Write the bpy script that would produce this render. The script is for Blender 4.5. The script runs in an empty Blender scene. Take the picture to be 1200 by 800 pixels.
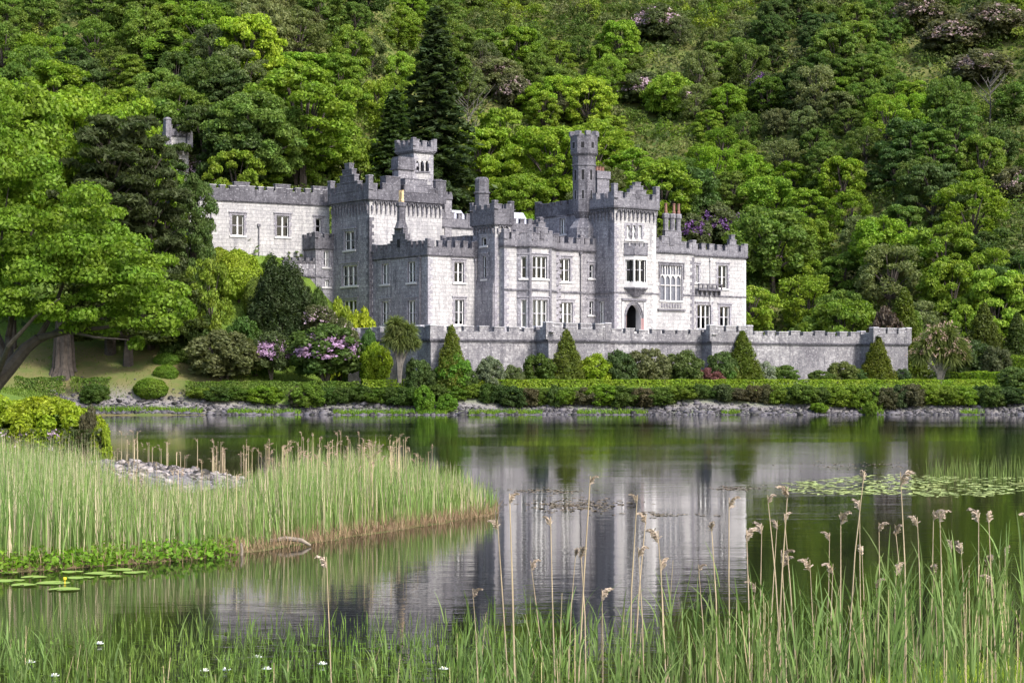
import bpy, math, random
import numpy as np
from mathutils import Vector
R = math.radians
rnd = random.Random(7)
NP = np.random.default_rng(11)
S = bpy.context.scene
C = S.collection

# ------------------------------------------------------------------ camera
FPX, HOR, CAMZ = 2200.0, 445.0, 3.5
cam_d = bpy.data.cameras.new("camera"); cam = bpy.data.objects.new("camera", cam_d); C.objects.link(cam)
cam.location = (0, 0, CAMZ); cam.rotation_euler = (R(90), 0, 0)
cam_d.sensor_width = 36; cam_d.lens = 36*FPX/1200; cam_d.shift_y = (HOR-400)/1200
cam_d.clip_start = .5; cam_d.clip_end = 5000
S.camera = cam
# ------------------------------------------------------------------ sky, sun, exposure
SUN_AZ, SUN_EL = 138.0, 43.0          # clockwise from +Y
w = bpy.data.worlds.new("World"); S.world = w; w.use_nodes = True
nt = w.node_tree
bg = nt.nodes["Background"]; sky = nt.nodes.new("ShaderNodeTexSky")
sky.sky_type = 'NISHITA'; sky.sun_disc = False
sky.sun_elevation = R(SUN_EL); sky.sun_rotation = R(SUN_AZ)
sky.air_density = 1.0; sky.dust_density = 2.5; sky.ozone_density = 1.0
nt.links.new(sky.outputs[0], bg.inputs[0]); bg.inputs[1].default_value = .15
sd = bpy.data.lights.new("sun", 'SUN'); sd.energy = 2.35; sd.angle = R(8); sd.color = (1, .95, .88)
sun = bpy.data.objects.new("sun", sd); C.objects.link(sun)
sv = Vector((math.sin(R(SUN_AZ))*math.cos(R(SUN_EL)), math.cos(R(SUN_AZ))*math.cos(R(SUN_EL)), math.sin(R(SUN_EL))))
sun.rotation_euler = sv.to_track_quat('Z', 'Y').to_euler(); sun.location = (60, -40, 120)
S.view_settings.view_transform = 'Standard'; S.view_settings.look = 'None'
S.view_settings.exposure = 1.32; S.view_settings.gamma = 1
S.cycles.max_bounces = 8; S.cycles.transparent_max_bounces = 8

# ------------------------------------------------------------------ helpers
def at(px, py, Y): return Vector(((px-600)/FPX*Y, Y, CAMZ-(py-HOR)/FPX*Y))
def xy(px, Y): return Vector(((px-600)/FPX*Y, Y))
def wpt(px, py, z=0.0):                       # where the line of sight meets height z
    Y = FPX*(CAMZ-z)/(py-HOR); return Vector(((px-600)/FPX*Y, Y))
def tag(o, label=None, cat=None, group=None, kind=None):
    if label: o['label'] = label
    if cat: o['category'] = cat
    if group: o['group'] = group
    if kind: o['kind'] = kind
    return o
def empty(name, loc=(0, 0, 0), rz=0, parent=None):
    o = bpy.data.objects.new(name, None); C.objects.link(o); o.location = loc; o.rotation_euler.z = rz
    o.empty_display_size = .3
    if parent: o.parent = parent
    return o
def copy_tree(o, parent=None, only=None):
    c = o.copy(); C.objects.link(c)
    if parent: c.parent = parent
    for ch in list(o.children):
        if not only or ch.name.split('.')[0] in only: copy_tree(ch, c)
    return c
def link_mesh(name, me, parent=None):
    o = bpy.data.objects.new(name, me); C.objects.link(o)
    if parent: o.parent = parent
    return o

class MB:
    """collects faces; build() links them as one mesh object"""
    def __init__(s, org=(0, 0, 0)):
        s.v, s.f, s.m, s.uv = [], [], [], []; s.mats = []; s.org = Vector(org)
    def mi(s, mat):
        if mat not in s.mats: s.mats.append(mat)
        return s.mats.index(mat)
    def poly(s, pts, mat, uv=None):
        b = len(s.v)
        s.v += [tuple(Vector(p)-s.org) for p in pts]
        s.f.append(list(range(b, b+len(pts)))); s.m.append(s.mi(mat))
        if uv is None:
            a = Vector(pts[0]); n = (Vector(pts[1])-a).cross(Vector(pts[2])-a)
            if abs(n.z) > .8*n.length: uv = [(p[0], p[1]) for p in pts]
            else:
                h = Vector((-n.y, n.x, 0)); h = h.normalized() if h.length > 1e-9 else Vector((1, 0, 0))
                uv = [(Vector(p).dot(h), p[2]) for p in pts]
        s.uv.append(uv)
    def box(s, o, ex, ey, ez, mat):           # o corner, three edge vectors (right handed)
        o, ex, ey, ez = Vector(o), Vector(ex), Vector(ey), Vector(ez)
        p = [o, o+ex, o+ex+ey, o+ey]; q = [a+ez for a in p]
        s.poly(p[::-1], mat); s.poly(q, mat)
        for i in range(4):
            j = (i+1) % 4; s.poly([p[i], p[j], q[j], q[i]], mat)
    def prism(s, c, r0, r1, z0, z1, n, mat, rot=0, caps=True):
        p = [(c[0]+r0*math.cos(rot+2*math.pi*i/n), c[1]+r0*math.sin(rot+2*math.pi*i/n), z0) for i in range(n)]
        q = [(c[0]+r1*math.cos(rot+2*math.pi*i/n), c[1]+r1*math.sin(rot+2*math.pi*i/n), z1) for i in range(n)]
        for i in range(n):
            j = (i+1) % n; s.poly([p[i], p[j], q[j], q[i]], mat)
        if caps: s.poly(q, mat); s.poly(p[::-1], mat)
    def lathe(s, c, prof, n, mat, rot=0):
        for (r0, z0), (r1, z1) in zip(prof, prof[1:]): s.prism(c, r0, r1, z0, z1, n, mat, rot, caps=False)
        r, z = prof[-1]; s.poly([(c[0]+r*math.cos(rot+2*math.pi*i/n), c[1]+r*math.sin(rot+2*math.pi*i/n), z) for i in range(n)], mat)
    def tube(s, pts, rad, n, mat):
        rings = []
        pts = [Vector(p) for p in pts]
        for i, p in enumerate(pts):
            d = (pts[min(i+1, len(pts)-1)]-pts[max(i-1, 0)]).normalized()
            u = d.cross(Vector((.31, .2, .93)));  u = u.normalized() if u.length > .05 else d.cross(Vector((1, 0, 0))).normalized()
            v = d.cross(u)
            rings.append([p+(u*math.cos(2*math.pi*k/n)+v*math.sin(2*math.pi*k/n))*rad[i] for k in range(n)])
        for a, b in zip(rings, rings[1:]):
            for k in range(n):
                j = (k+1) % n; s.poly([a[k], a[j], b[j], b[k]], mat)
        s.poly(rings[-1], mat)
    def build(s, name, parent=None, smooth=False):
        me = bpy.data.meshes.new(name); me.from_pydata(s.v, [], s.f)
        for m in s.mats: me.materials.append(m)
        me.polygons.foreach_set('material_index', s.m)
        l = me.uv_layers.new(name='UVMap'); l.data.foreach_set('uv', [c for u in s.uv for p in u for c in p])
        if smooth: me.polygons.foreach_set('use_smooth', [True]*len(s.f))
        me.update(); return link_mesh(name, me, parent)

# ------------------------------------------------------------------ materials
def new_mat(name):
    m = bpy.data.materials.new(name); m.use_nodes = True
    n = m.node_tree.nodes; n.clear(); return m, n, m.node_tree.links
def ramp(n, stops):
    r = n.new('ShaderNodeValToRGB'); e = r.color_ramp.elements
    e[0].position, e[0].color = stops[0][0], (*stops[0][1], 1)
    e[1].position, e[1].color = stops[-1][0], (*stops[-1][1], 1)
    for p, c in stops[1:-1]:
        x = e.new(p); x.color = (*c, 1)
    return r
def noise(n, l, vec, scale, detail=5, rough=.6, sc=None):
    t = n.new('ShaderNodeTexNoise'); t.inputs['Scale'].default_value = scale
    t.inputs['Detail'].default_value = detail; t.inputs['Roughness'].default_value = rough
    if sc:
        mp = n.new('ShaderNodeMapping'); mp.inputs['Scale'].default_value = sc; l.new(vec, mp.inputs[0]); vec = mp.outputs[0]
    l.new(vec, t.inputs['Vector']); return t.outputs['Fac']
def mix(n, l, fac, a, b, mode='MIX'):
    x = n.new('ShaderNodeMix'); x.data_type = 'RGBA'; x.blend_type = mode
    for sock, val in ((x.inputs[0], fac), (x.inputs[6], a), (x.inputs[7], b)):
        if isinstance(val, (int, float)): sock.default_value = val
        elif isinstance(val, tuple): sock.default_value = (*val, 1) if len(val) == 3 else val
        else: l.new(val, sock)
    return x.outputs[2]
def rescale(n, l, v, a, b, c=0., d=1.):
    x = n.new('ShaderNodeMapRange'); x.inputs[1].default_value = a; x.inputs[2].default_value = b
    x.inputs[3].default_value = c; x.inputs[4].default_value = d; l.new(v, x.inputs[0]); return x.outputs[0]
def finish(m, n, l, col, rough=.85, bump=None, bstr=.3, bdist=.05, spec=.3):
    b = n.new('ShaderNodeBsdfPrincipled'); o = n.new('ShaderNodeOutputMaterial')
    if isinstance(col, tuple): b.inputs['Base Color'].default_value = (*col, 1)
    else: l.new(col, b.inputs['Base Color'])
    b.inputs['Roughness'].default_value = rough; b.inputs['Specular IOR Level'].default_value = spec
    if bump is not None:
        k = n.new('ShaderNodeBump'); k.inputs['Strength'].default_value = bstr; k.inputs['Distance'].default_value = bdist
        l.new(bump, k.inputs['Height']); l.new(k.outputs[0], b.inputs['Normal'])
    l.new(b.outputs[0], o.inputs[0]); return m

def stone(name, light, dark, stain, amt=.5, bw=.75, bh=.33, lo=.42, hi=.68, mortar=.75, rubble=False):
    m, n, l = new_mat(name)
    tc = n.new('ShaderNodeTexCoord'); uv = tc.outputs['UV']; ob = tc.outputs['Object']
    br = n.new('ShaderNodeTexBrick'); l.new(uv, br.inputs[0])
    br.inputs['Scale'].default_value = 1; br.inputs['Brick Width'].default_value = bw; br.inputs['Row Height'].default_value = bh
    br.inputs['Mortar Size'].default_value = .026 if not rubble else .03; br.inputs['Mortar Smooth'].default_value = .3
    br.inputs['Bias'].default_value = -.1; br.offset = .5; br.squash = .7; br.squash_frequency = 3
    if rubble:                                 # uneven courses
        ds = n.new('ShaderNodeTexNoise'); ds.inputs['Scale'].default_value = 1.6; l.new(uv, ds.inputs[0])
        va = n.new('ShaderNodeVectorMath'); va.operation = 'MULTIPLY_ADD'; va.inputs[1].default_value = (.6, .36, 0)
        l.new(ds.outputs['Color'], va.inputs[0]); l.new(uv, va.inputs[2]); l.new(va.outputs[0], br.inputs[0])
    br.inputs['Color1'].default_value = (*light, 1)
    br.inputs['Color2'].default_value = (*[a*(.62 if not rubble else .25)+b*(.38 if not rubble else .75) for a, b in zip(light, dark)], 1)
    br.inputs['Mortar'].default_value = (*[c*mortar for c in light], 1)
    big = noise(n, l, ob, .16, 4, .6); streak = noise(n, l, uv, 1.0, 6, .68, (1.5, .16, 1)); fine = noise(n, l, ob, 3.2, 6, .75)
    blot = noise(n, l, ob, .9, 5, .7)
    c = mix(n, l, rescale(n, l, big, lo, hi, 0, amt), br.outputs['Color'], dark)
    c = mix(n, l, rescale(n, l, blot, .5, .66, 0, amt*.9), c, dark)
    c = mix(n, l, rescale(n, l, streak, .5, .70, 0, amt*1.3), c, stain)
    c = mix(n, l, rescale(n, l, fine, .47, .66, 0, .85), c, dark)
    c = mix(n, l, rescale(n, l, noise(n, l, ob, 5, 4, .7), .55, .68, 0, .55), c, tuple(min(1, x*(1.25 if light[0] > .3 else 2.0)) for x in light))
    hh = n.new('ShaderNodeMath'); hh.operation = 'MULTIPLY_ADD'; hh.inputs[1].default_value = .5
    l.new(fine, hh.inputs[0]); l.new(br.outputs['Fac'], hh.inputs[2])
    inv = n.new('ShaderNodeMath'); inv.operation = 'SUBTRACT'; inv.inputs[0].default_value = 1; l.new(hh.outputs[0], inv.inputs[1])
    return finish(m, n, l, c, .9, inv.outputs[0], .5, .04, .2)
M = {}
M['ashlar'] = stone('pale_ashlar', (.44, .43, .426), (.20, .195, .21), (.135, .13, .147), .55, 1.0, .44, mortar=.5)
M['ashlar2'] = stone('shaded_weathered_ashlar', (.29, .281, .30), (.108, .104, .122), (.072, .069, .084), .9, 1.0, .44, mortar=.5)  # weathered ashlar; the shade of the west-facing walls is put into its colour
M['trim'] = stone('grey_trim_stone', (.205, .199, .22), (.074, .071, .086), (.052, .05, .062), .7, .9, .6)
M['dark'] = stone('dark_lichened_stone', (.158, .153, .172), (.048, .046, .056), (.035, .034, .042), .8, .8, .4)
M['band'] = stone('mid_grey_band_stone', (.30, .291, .318), (.14, .134, .156), (.12, .112, .138), .6, .9, .6)
M['rubble'] = stone('rubble_wall_stone', (.37, .36, .37), (.10, .095, .11), (.075, .072, .085), .85, .44, .24, .40, .68, .62, True)
M['coping'] = stone('lichen_white_coping', (.46, .455, .465), (.17, .163, .19), (.2, .19, .23), .55, 1.6, .9)

def plain(name, col, rough=.7, var=.25, scale=2.0, spec=.3):
    m, n, l = new_mat(name); tc = n.new('ShaderNodeTexCoord')
    f = noise(n, l, tc.outputs['Object'], scale, 5, .65)
    c = mix(n, l, rescale(n, l, f, .3, .7), tuple(x*(1-var) for x in col), tuple(min(1, x*(1+var)) for x in col))
    return finish(m, n, l, c, rough, f, .25, .03, spec)
M['paint'] = plain('white_window_paint', (.62, .615, .61), .5, .06)
M['mullion'] = plain('pale_mullion_stone', (.46, .448, .452), .8, .2)
M['room'] = plain('dark_room', (.012, .012, .014), .9)
M['curtain'] = plain('pale_curtain', (.62, .61, .58), .9, .12, 6)
M['door'] = plain('red_brown_door', (.16, .05, .03), .5, .2)
M['pinkstone'] = plain('pink_marble_shaft', (.32, .2, .2), .5, .2)
M['pot'] = plain('terracotta', (.17, .09, .07), .8, .25)
M['buff'] = plain('buff_clay', (.55, .40, .22), .8, .2)
M['slate'] = plain('pale_slate_roof', (.34, .34, .40), .45, .15, 1.5, .5)
M['iron'] = plain('dark_iron', (.05, .05, .055), .5)
M['bark'] = plain('dark_bark', (.055, .045, .038), .9, .45, 3)
M['greybark'] = plain('grey_bark', (.10, .09, .08), .9, .4, 3)
M['drywood'] = plain('bleached_wood', (.2, .165, .13), .85, .35, 6)
M['petal'] = plain('white_petal', (.8, .8, .76), .6, .05)
M['lilyyellow'] = plain('yellow_petal', (.75, .55, .03), .6, .1)

m, n, l = new_mat('window_glass')
g = n.new('ShaderNodeBsdfGlossy'); g.inputs[1].default_value = .03; t = n.new('ShaderNodeBsdfTransparent'); t.inputs[0].default_value = (.55, .58, .6, 1)
fr = n.new('ShaderNodeFresnel'); fr.inputs[0].default_value = 1.5; ms = n.new('ShaderNodeMixShader'); o = n.new('ShaderNodeOutputMaterial')
l.new(fr.outputs[0], ms.inputs[0]); l.new(t.outputs[0], ms.inputs[1]); l.new(g.outputs[0], ms.inputs[2]); l.new(ms.outputs[0], o.inputs[0]); M['glass'] = m
M['lead'] = plain('leaded_glass', (.10, .105, .13), .25, .3, 4, .6)

def foliage(name, spread=.40, trans=.45, gloss=.02):
    """leaf material: its hue is the object's own colour, each leaf a little different"""
    m, n, l = new_mat(name)
    oi = n.new('ShaderNodeObjectInfo'); ge = n.new('ShaderNodeNewGeometry'); tc = n.new('ShaderNodeTexCoord')
    hs = n.new('ShaderNodeHueSaturation'); l.new(oi.outputs['Color'], hs.inputs['Color'])
    l.new(rescale(n, l, ge.outputs['Random Per Island'], 0, 1, 1-spread, 1+spread), hs.inputs['Value'])
    nz = noise(n, l, tc.outputs['Object'], .55, 3, .6)
    l.new(rescale(n, l, nz, .25, .75, .476, .518), hs.inputs['Hue'])
    d = n.new('ShaderNodeBsdfDiffuse'); tr = n.new('ShaderNodeBsdfTranslucent'); gl = n.new('ShaderNodeBsdfGlossy')
    gl.inputs[1].default_value = .55; gl.inputs[0].default_value = (.6, .65, .5, 1)
    l.new(hs.outputs[0], d.inputs[0])
    tcol = mix(n, l, 1., hs.outputs[0], (1.15, 1.2, .6), 'MULTIPLY'); l.new(tcol, tr.inputs[0])
    a = n.new('ShaderNodeMixShader'); a.inputs[0].default_value = trans; l.new(d.outputs[0], a.inputs[1]); l.new(tr.outputs[0], a.inputs[2])
    b = n.new('ShaderNodeMixShader'); b.inputs[0].default_value = gloss; l.new(a.outputs[0], b.inputs[1]); l.new(gl.outputs[0], b.inputs[2])
    o = n.new('ShaderNodeOutputMaterial'); l.new(b.outputs[0], o.inputs[0]); return m
M['leaf'] = foliage('leaf')
m = foliage('mixed_leaf'); M['mixed'] = m; n = m.node_tree.nodes; l = m.node_tree.links
vo = n.new('ShaderNodeTexVoronoi'); vo.inputs['Scale'].default_value = .17; l.new(next(x for x in n if x.type == 'TEX_COORD').outputs['Object'], vo.inputs['Vector'])
rp = ramp(n, [(0, (.05, .085, .02)), (.2, (.09, .15, .024)), (.4, (.12, .14, .055)), (.55, (.10, .165, .022)), (.72, (.145, .22, .02)), (.85, (.14, .15, .07)), (1, (.19, .265, .02))])
sc_ = n.new('ShaderNodeSeparateColor'); l.new(vo.outputs['Color'], sc_.inputs[0]); l.new(sc_.outputs[0], rp.inputs[0])
l.new(rp.outputs[0], next(x for x in n if x.type == 'HUE_SAT').inputs['Color'])
M['blossom'] = foliage('blossom', .4, .2, .02)
M['blade'] = foliage('blade', .4, .4, .02)
M['straw'] = foliage('straw', .35, .15, .03)

# ------------------------------------------------------------------ leaf clouds
def quads_mesh(name, V, mat, parent=None, color=None):
    """V: (N,4,3) corners -> one mesh object of N leaves"""
    N = len(V); me = bpy.data.meshes.new(name)
    me.vertices.add(4*N); me.vertices.foreach_set('co', V.reshape(-1).astype(np.float32))
    me.loops.add(4*N); me.loops.foreach_set('vertex_index', np.arange(4*N, dtype=np.int32))
    me.polygons.add(N); me.polygons.foreach_set('loop_start', np.arange(0, 4*N, 4, dtype=np.int32))
    me.materials.append(mat); me.update(calc_edges=True)
    o = link_mesh(name, me, parent)
    if color: o.color = (*color, 1)
    return o
def unit(a): return a/np.maximum(np.linalg.norm(a, axis=-1, keepdims=True), 1e-9)
def leaves(P, Nn, size, elong=1.5, tilt=.6, up=None):
    """diamond shaped leaves at P facing Nn with jitter"""
    k = len(P); nn = unit(Nn+NP.normal(0, tilt, (k, 3)))
    u = unit(np.cross(nn, NP.normal(0, 1, (k, 3)))) if up is None else unit(up+NP.normal(0, .3, (k, 3)))
    v = unit(np.cross(nn, u))
    s = (size*NP.uniform(.6, 1.35, k))[:, None]
    return np.stack([P-u*s*elong*.5, P+v*s*.42-u*s*.05, P+u*s*elong*.5, P-v*s*.42-u*s*.05], 1)
def lobes_cloud(lobes, per, size, low=-.35, tilt=.55, depth=.22, elong=1.5):
    """lobes: rows of cx,cy,cz,rx,ry,rz; leaves over each lobe's outer shell"""
    out = []
    tot = sum((a[3]*a[4]) for a in lobes)
    for a in lobes:
        k = int(per*len(lobes)*a[3]*a[4]/tot)+4
        d = unit(NP.normal(0, 1, (k*2, 3))); d = d[d[:, 2] > low][:k]
        rr = 1-np.abs(NP.normal(0, depth, (len(d), 1)))
        out.append(leaves(np.array(a[:3])+d*np.array(a[3:6])*rr, d*np.array([1, 1, 1.15]), size, elong, tilt))
    return np.concatenate(out)
def broad_lobes(Rr, H, n, flat=.75, lr=.36, base=.03):
    L = []
    for i in range(n):
        z = 1-(i+.5)/n*1.72; a = i*2.39996+rnd.uniform(-.6, .6); r = math.sqrt(max(0, 1-min(1, z)**2.4)) if z > 0 else 1+z*.45
        q = rnd.uniform(.5, .9)
        rr = Rr*lr*rnd.uniform(.6, 1.35)
        L.append((Rr*q*r*math.cos(a), Rr*q*r*math.sin(a), H*(base+(1-base)*.5)+z*rnd.uniform(.7, .86)*H*(1-base)*.5, rr, rr, rr*flat))
    return L
def mk_tree(name, kind, seed):
    """root > crown, trunk (or foliage, stem for shrubs); its hue is set per copy"""
    global NP
    rnd.seed(seed); NP = np.random.default_rng(seed)
    root = empty(name)
    mb = MB(); G = M['bark']
    if kind in ('broad', 'big', 'airy', 'tall'):
        Rr, H = {'broad': (4.6, rnd.uniform(8.8, 10.2)), 'big': (7.6, rnd.uniform(15, 17)), 'airy': (4.4, rnd.uniform(8.5, 10)), 'tall': (5.4, rnd.uniform(21, 23))}[kind]
        n = {'broad': rnd.randint(48, 66), 'big': rnd.randint(95, 115), 'airy': rnd.randint(44, 54), 'tall': 80}[kind]
        lr = {'broad': rnd.uniform(.19, .25), 'big': .165, 'airy': .2, 'tall': .30}[kind]
        L = broad_lobes(Rr, H, n, rnd.uniform(.6, .8), lr)
        leafn, sz = {'broad': (14000, .25), 'big': (32000, .28), 'airy': (8500, .21), 'tall': (26000, .29)}[kind]
        V = lobes_cloud(L, leafn/n, sz, *((-.5, .75, .36) if kind != 'airy' else (-.7, .85, .42)))
        k = Rr/4.6
        mb.tube([(0, 0, -2), (.1, 0, H*.15), (0, .1, H*.35), (.2, 0, H*.6)], [.34*k, .27*k, .2*k, .09*k], 6, G)
        for b in L[::3]: mb.tube([(0, 0, H*.25), (b[0]*.5, b[1]*.5, H*.12+b[2]*.62), (b[0]*.85, b[1]*.85, b[2])], [.13*k, .08*k, .03*k], 5, G)
    elif kind == 'layer':
        H = rnd.uniform(8.2, 9.6); L = []
        for i in range(48):
            z = .2+.8*(i+.5)/48; a = i*2.39996+rnd.uniform(-.5, .5); r = 4.6*rnd.uniform(.45, .95)*math.sqrt(max(.05, 1-(abs(z-.42)/.62)**2.2)); q = rnd.uniform(.8, 1.5)
            L.append((r*math.cos(a), r*math.sin(a), z*H-.3, q, q, q*.42))
        V = lobes_cloud(L, 13000/48, .25, -.4, .65, .36)
        mb.tube([(0, 0, -2), (.1, 0, 1.5), (0, .1, 3.5), (.2, 0, 6)], [.32, .26, .18, .08], 6, G)
        for b in L[::3]: mb.tube([(0, 0, 1+b[2]*.3), (b[0]*.5, b[1]*.5, b[2]*.8), (b[0]*.9, b[1]*.9, b[2]-.1)], [.12, .08, .03], 5, G)
    elif kind == 'conifer':
        H = 24; out = []
        mb.tube([(0, 0, -2), (0, 0, 8), (0, 0, H)], [.4, .28, .04], 6, M['bark'])
        for i in range(230):
            z = 1.5+(H-1.8)*(i/230)**.92; rr = (1-(z/H)**1.1)*4.6*rnd.uniform(.6, 1.15)+.3; a = i*2.39996+rnd.uniform(-.4, .4)
            k = int(20+rr*34); tt = NP.uniform(.1, 1, k); d = np.array([math.cos(a), math.sin(a), 0])
            P = d*rr*tt[:, None]; P[:, 2] += z-.34*rr*tt**1.3; side = np.array([-d[1], d[0], 0])
            P += side*(NP.uniform(-1, 1, k)*.34*rr*(1-tt*.6)*tt)[:, None]+NP.normal(0, .09, (k, 3))
            out.append(leaves(P, np.tile([0, 0, 1.], (k, 1)), .30, 1.8, .6))
        V = np.concatenate(out)
    elif kind == 'cone':                      # dense conifer, 4 m wide 6 m tall
        L = []
        for i in range(90):
            t = (i+.5)/90; z = 6*t; r = 1.7*(1-t)**.75*rnd.uniform(.7, 1.1); a = i*2.39996
            q = .24+.3*(1-t); L.append((r*math.cos(a), r*math.sin(a), z*.95+.1, q, q, q*1.5))
        V = lobes_cloud(L, 13000/90, .115, -.6, .55, .25, 1.9)
        V = np.concatenate([V, lobes_cloud([(0, 0, .9, 1.6, 1.6, 1.0), (0, 0, 2.2, 1.3, 1.3, 1.2)], 900, .13)])
        mb.tube([(0, 0, -.5), (0, 0, 3), (0, 0, 5)], [.2, .14, .05], 6, M['bark'])
    elif kind == 'yew':                       # rounded mass of upright sprays, 6 m wide 9 m tall
        L = []
        for i in range(120):
            t = (i+.5)/120; z = 7.6*t; r = 2.9*math.sqrt(max(.02, 1-(t*.98)**2.2))*rnd.uniform(.78, 1.05); a = i*2.39996
            q = rnd.uniform(.28, .5); L.append((r*math.cos(a), r*math.sin(a), z+.2+rnd.uniform(0, .6), q, q, q*3))
        V = lobes_cloud(L, 24000/120, .12, -.6, .65, .3, 2.4)
        V = np.concatenate([V, lobes_cloud([(0, 0, 2.5, 2.5, 2.5, 2.5), (0, 0, 5, 2.1, 2.1, 2.5)], 1200, .2)])
        mb.tube([(0, 0, -.5), (0, 0, 3), (0, 0, 6)], [.3, .2, .05], 6, M['bark'])
    elif kind == 'pine':
        H = 22; L = []
        for i in range(64):
            z = .3+.7*(i+.5)/64; a = i*2.39996+rnd.uniform(-.7, .7); r = 5.6*rnd.uniform(.3, 1)*math.sqrt(max(.1, 1-((z-.3)/.78)**2.4)); q = rnd.uniform(.9, 1.7)
            L.append((r*math.cos(a), r*math.sin(a), z*H, q, q, q*.38))
        V = lobes_cloud(L, 17000/64, .24, -.5, .9, .42, 2.8)
        mb.tube([(0, 0, -2), (.3, 0, 6), (-.2, .2, 13), (.3, 0, 20)], [.5, .4, .28, .08], 7, M['bark'])
        for b in L[::2]: mb.tube([(0, 0, b[2]-2.6), (b[0]*.5, b[1]*.5, b[2]-1.2), (b[0], b[1], b[2]-.1)], [.16, .1, .04], 5, M['bark'])
    elif kind == 'bush':                      # unit bush 2 m wide, 2 m tall
        L = []
        for i in range(34):
            z = 1-(i+.5)/34*1.75; a = i*2.39996+rnd.uniform(-.4, .4); r = math.sqrt(max(0, 1-min(1, abs(z))**2.6)); q = rnd.uniform(.15, .34)
            L.append((r*.74*rnd.uniform(.8, 1.08)*math.cos(a), r*.74*math.sin(a), .82+z*.8*rnd.uniform(.85, 1.05), q, q, q))
        V = lobes_cloud(L, 8500/34, .075, -.6, .7, .3)
        V2 = leaves(NP.uniform(-.6, .6, (900, 3))*np.array([1, 1, .8])+np.array([0, 0, .65]), NP.normal(0, 1, (900, 3)), .11)
        V = np.concatenate([V, V2])
        for a in (0, 2, 4): mb.tube([(0, 0, -.3), (.2*math.cos(a), .2*math.sin(a), .5), (.5*math.cos(a), .5*math.sin(a), 1.2)], [.06, .045, .02], 5, M['bark'])
    elif kind == 'ball':                      # clipped dense bush
        d = unit(NP.normal(0, 1, (11000, 3))); d = d[d[:, 2] > -.85]
        b = 1+.05*np.sin(d[:, :1]*5+seed)+.05*np.sin(d[:, 1:2]*7+2)+.03*np.sin(d[:, 2:]*11)
        P = d*b*(1-np.abs(NP.normal(0, .06, (len(d), 1))))*np.array([1, 1, .95])+np.array([0, 0, .9])
        V = leaves(P, d, .075, 1.4, .6)
        mb.tube([(0, 0, -.3), (0, 0, .8)], [.08, .05], 5, M['bark'])
    sh = kind in ('bush', 'ball')
    quads_mesh('foliage' if sh else 'crown', V, M['leaf'], root); mb.build('stem' if sh else 'trunk', root)
    root['h'] = float(np.percentile(V[:, :, 2], 99.7)); root['r'] = float(np.percentile(np.abs(V[:, :, 0]), 98))
    return root
PROTO = {}
USED = {}
def proto(kind, i):
    if (kind, i) not in PROTO: PROTO[(kind, i)] = mk_tree('proto', kind, hash((len(kind)*31+ord(kind[0])*7+ord(kind[-1]), i)) % 9973)
    return PROTO[(kind, i)]
def plant(name, kind, i, loc, width, height, color, rz=None):
    """place a plant of a kind; width/height in metres of the visible crown"""
    p = proto(kind, i)
    if (kind, i) in USED: o = copy_tree(p, only=('crown', 'trunk', 'foliage', 'stem'))
    else: o = p; USED[(kind, i)] = 1
    o.name = name; o.location = loc
    o.rotation_euler = (0, 0, rnd.uniform(0, 6.28) if rz is None else rz)
    s = width/(2*p['r']); o.scale = (s, s, height/p['h'])
    for ch in o.children:
        if ch.data.materials and ch.data.materials[0] in (M['leaf'],): ch.color = (*color, 1)
        ch.name = {'crown': 'crown', 'trunk': 'trunk', 'foliage': 'foliage', 'stem': 'stem'}.get(ch.name.split('.')[0], ch.name)
    return o
YG = (.185, .285, .024); FG = (.15, .24, .022); MG = (.105, .170, .028); DG = (.055, .095, .024); OG = (.13, .158, .058); GY = (.30, .36, .02)
# ------------------------------------------------------------------ ground
def sd_poly(X, Y, poly):
    """signed distance, positive inside"""
    d = np.full(X.shape, 1e9); ins = np.zeros(X.shape, bool)
    for (x0, y0), (x1, y1) in zip(poly, poly[1:]+poly[:1]):
        ex, ey = x1-x0, y1-y0; t = np.clip(((X-x0)*ex+(Y-y0)*ey)/(ex*ex+ey*ey+1e-12), 0, 1)
        d = np.minimum(d, np.hypot(X-x0-t*ex, Y-y0-t*ey))
        with np.errstate(divide='ignore', invalid='ignore'):
            ins ^= ((y0 > Y) != (y1 > Y)) & (X < (x1-x0)*(Y-y0)/(y1-y0+1e-12)+x0)
    return np.where(ins, d, -d)
LEFT = [(-44, 191), (-36, 150), (-30.5, 120), (-25.5, 100), (-20.5, 86), (-19.5, 83), (-22, 81.5), (-40, 80), (-60, 78), (-400, 78), (-400, 191)]
bedp = [(-60, 684), (0, 672), (60, 668), (150, 661), (225, 656), (290, 648), (350, 640), (420, 629), (500, 617), (586, 602), (588, 594), (520, 584), (450, 577), (330, 573), (240, 570), (120, 560), (-80, 556)]
BED = [tuple(wpt(a, b)) for a, b in bedp]
SPIT = [tuple(wpt(a, b)) for a, b in [(60, 549), (125, 546), (200, 549), (260, 556), (292, 563), (300, 572), (200, 582), (100, 584), (40, 575)]]
NEAR = [(-60, -40), (-60, 12), (-14, 14.5), (-3, 15.5), (2.2, 17.2), (3.5, 20.6), (4.6, 22.2), (8, 23.6), (30, 26), (60, -40)]
def smooth(t): t = np.clip(t, 0, 1); return t*t*(3-2*t)
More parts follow.
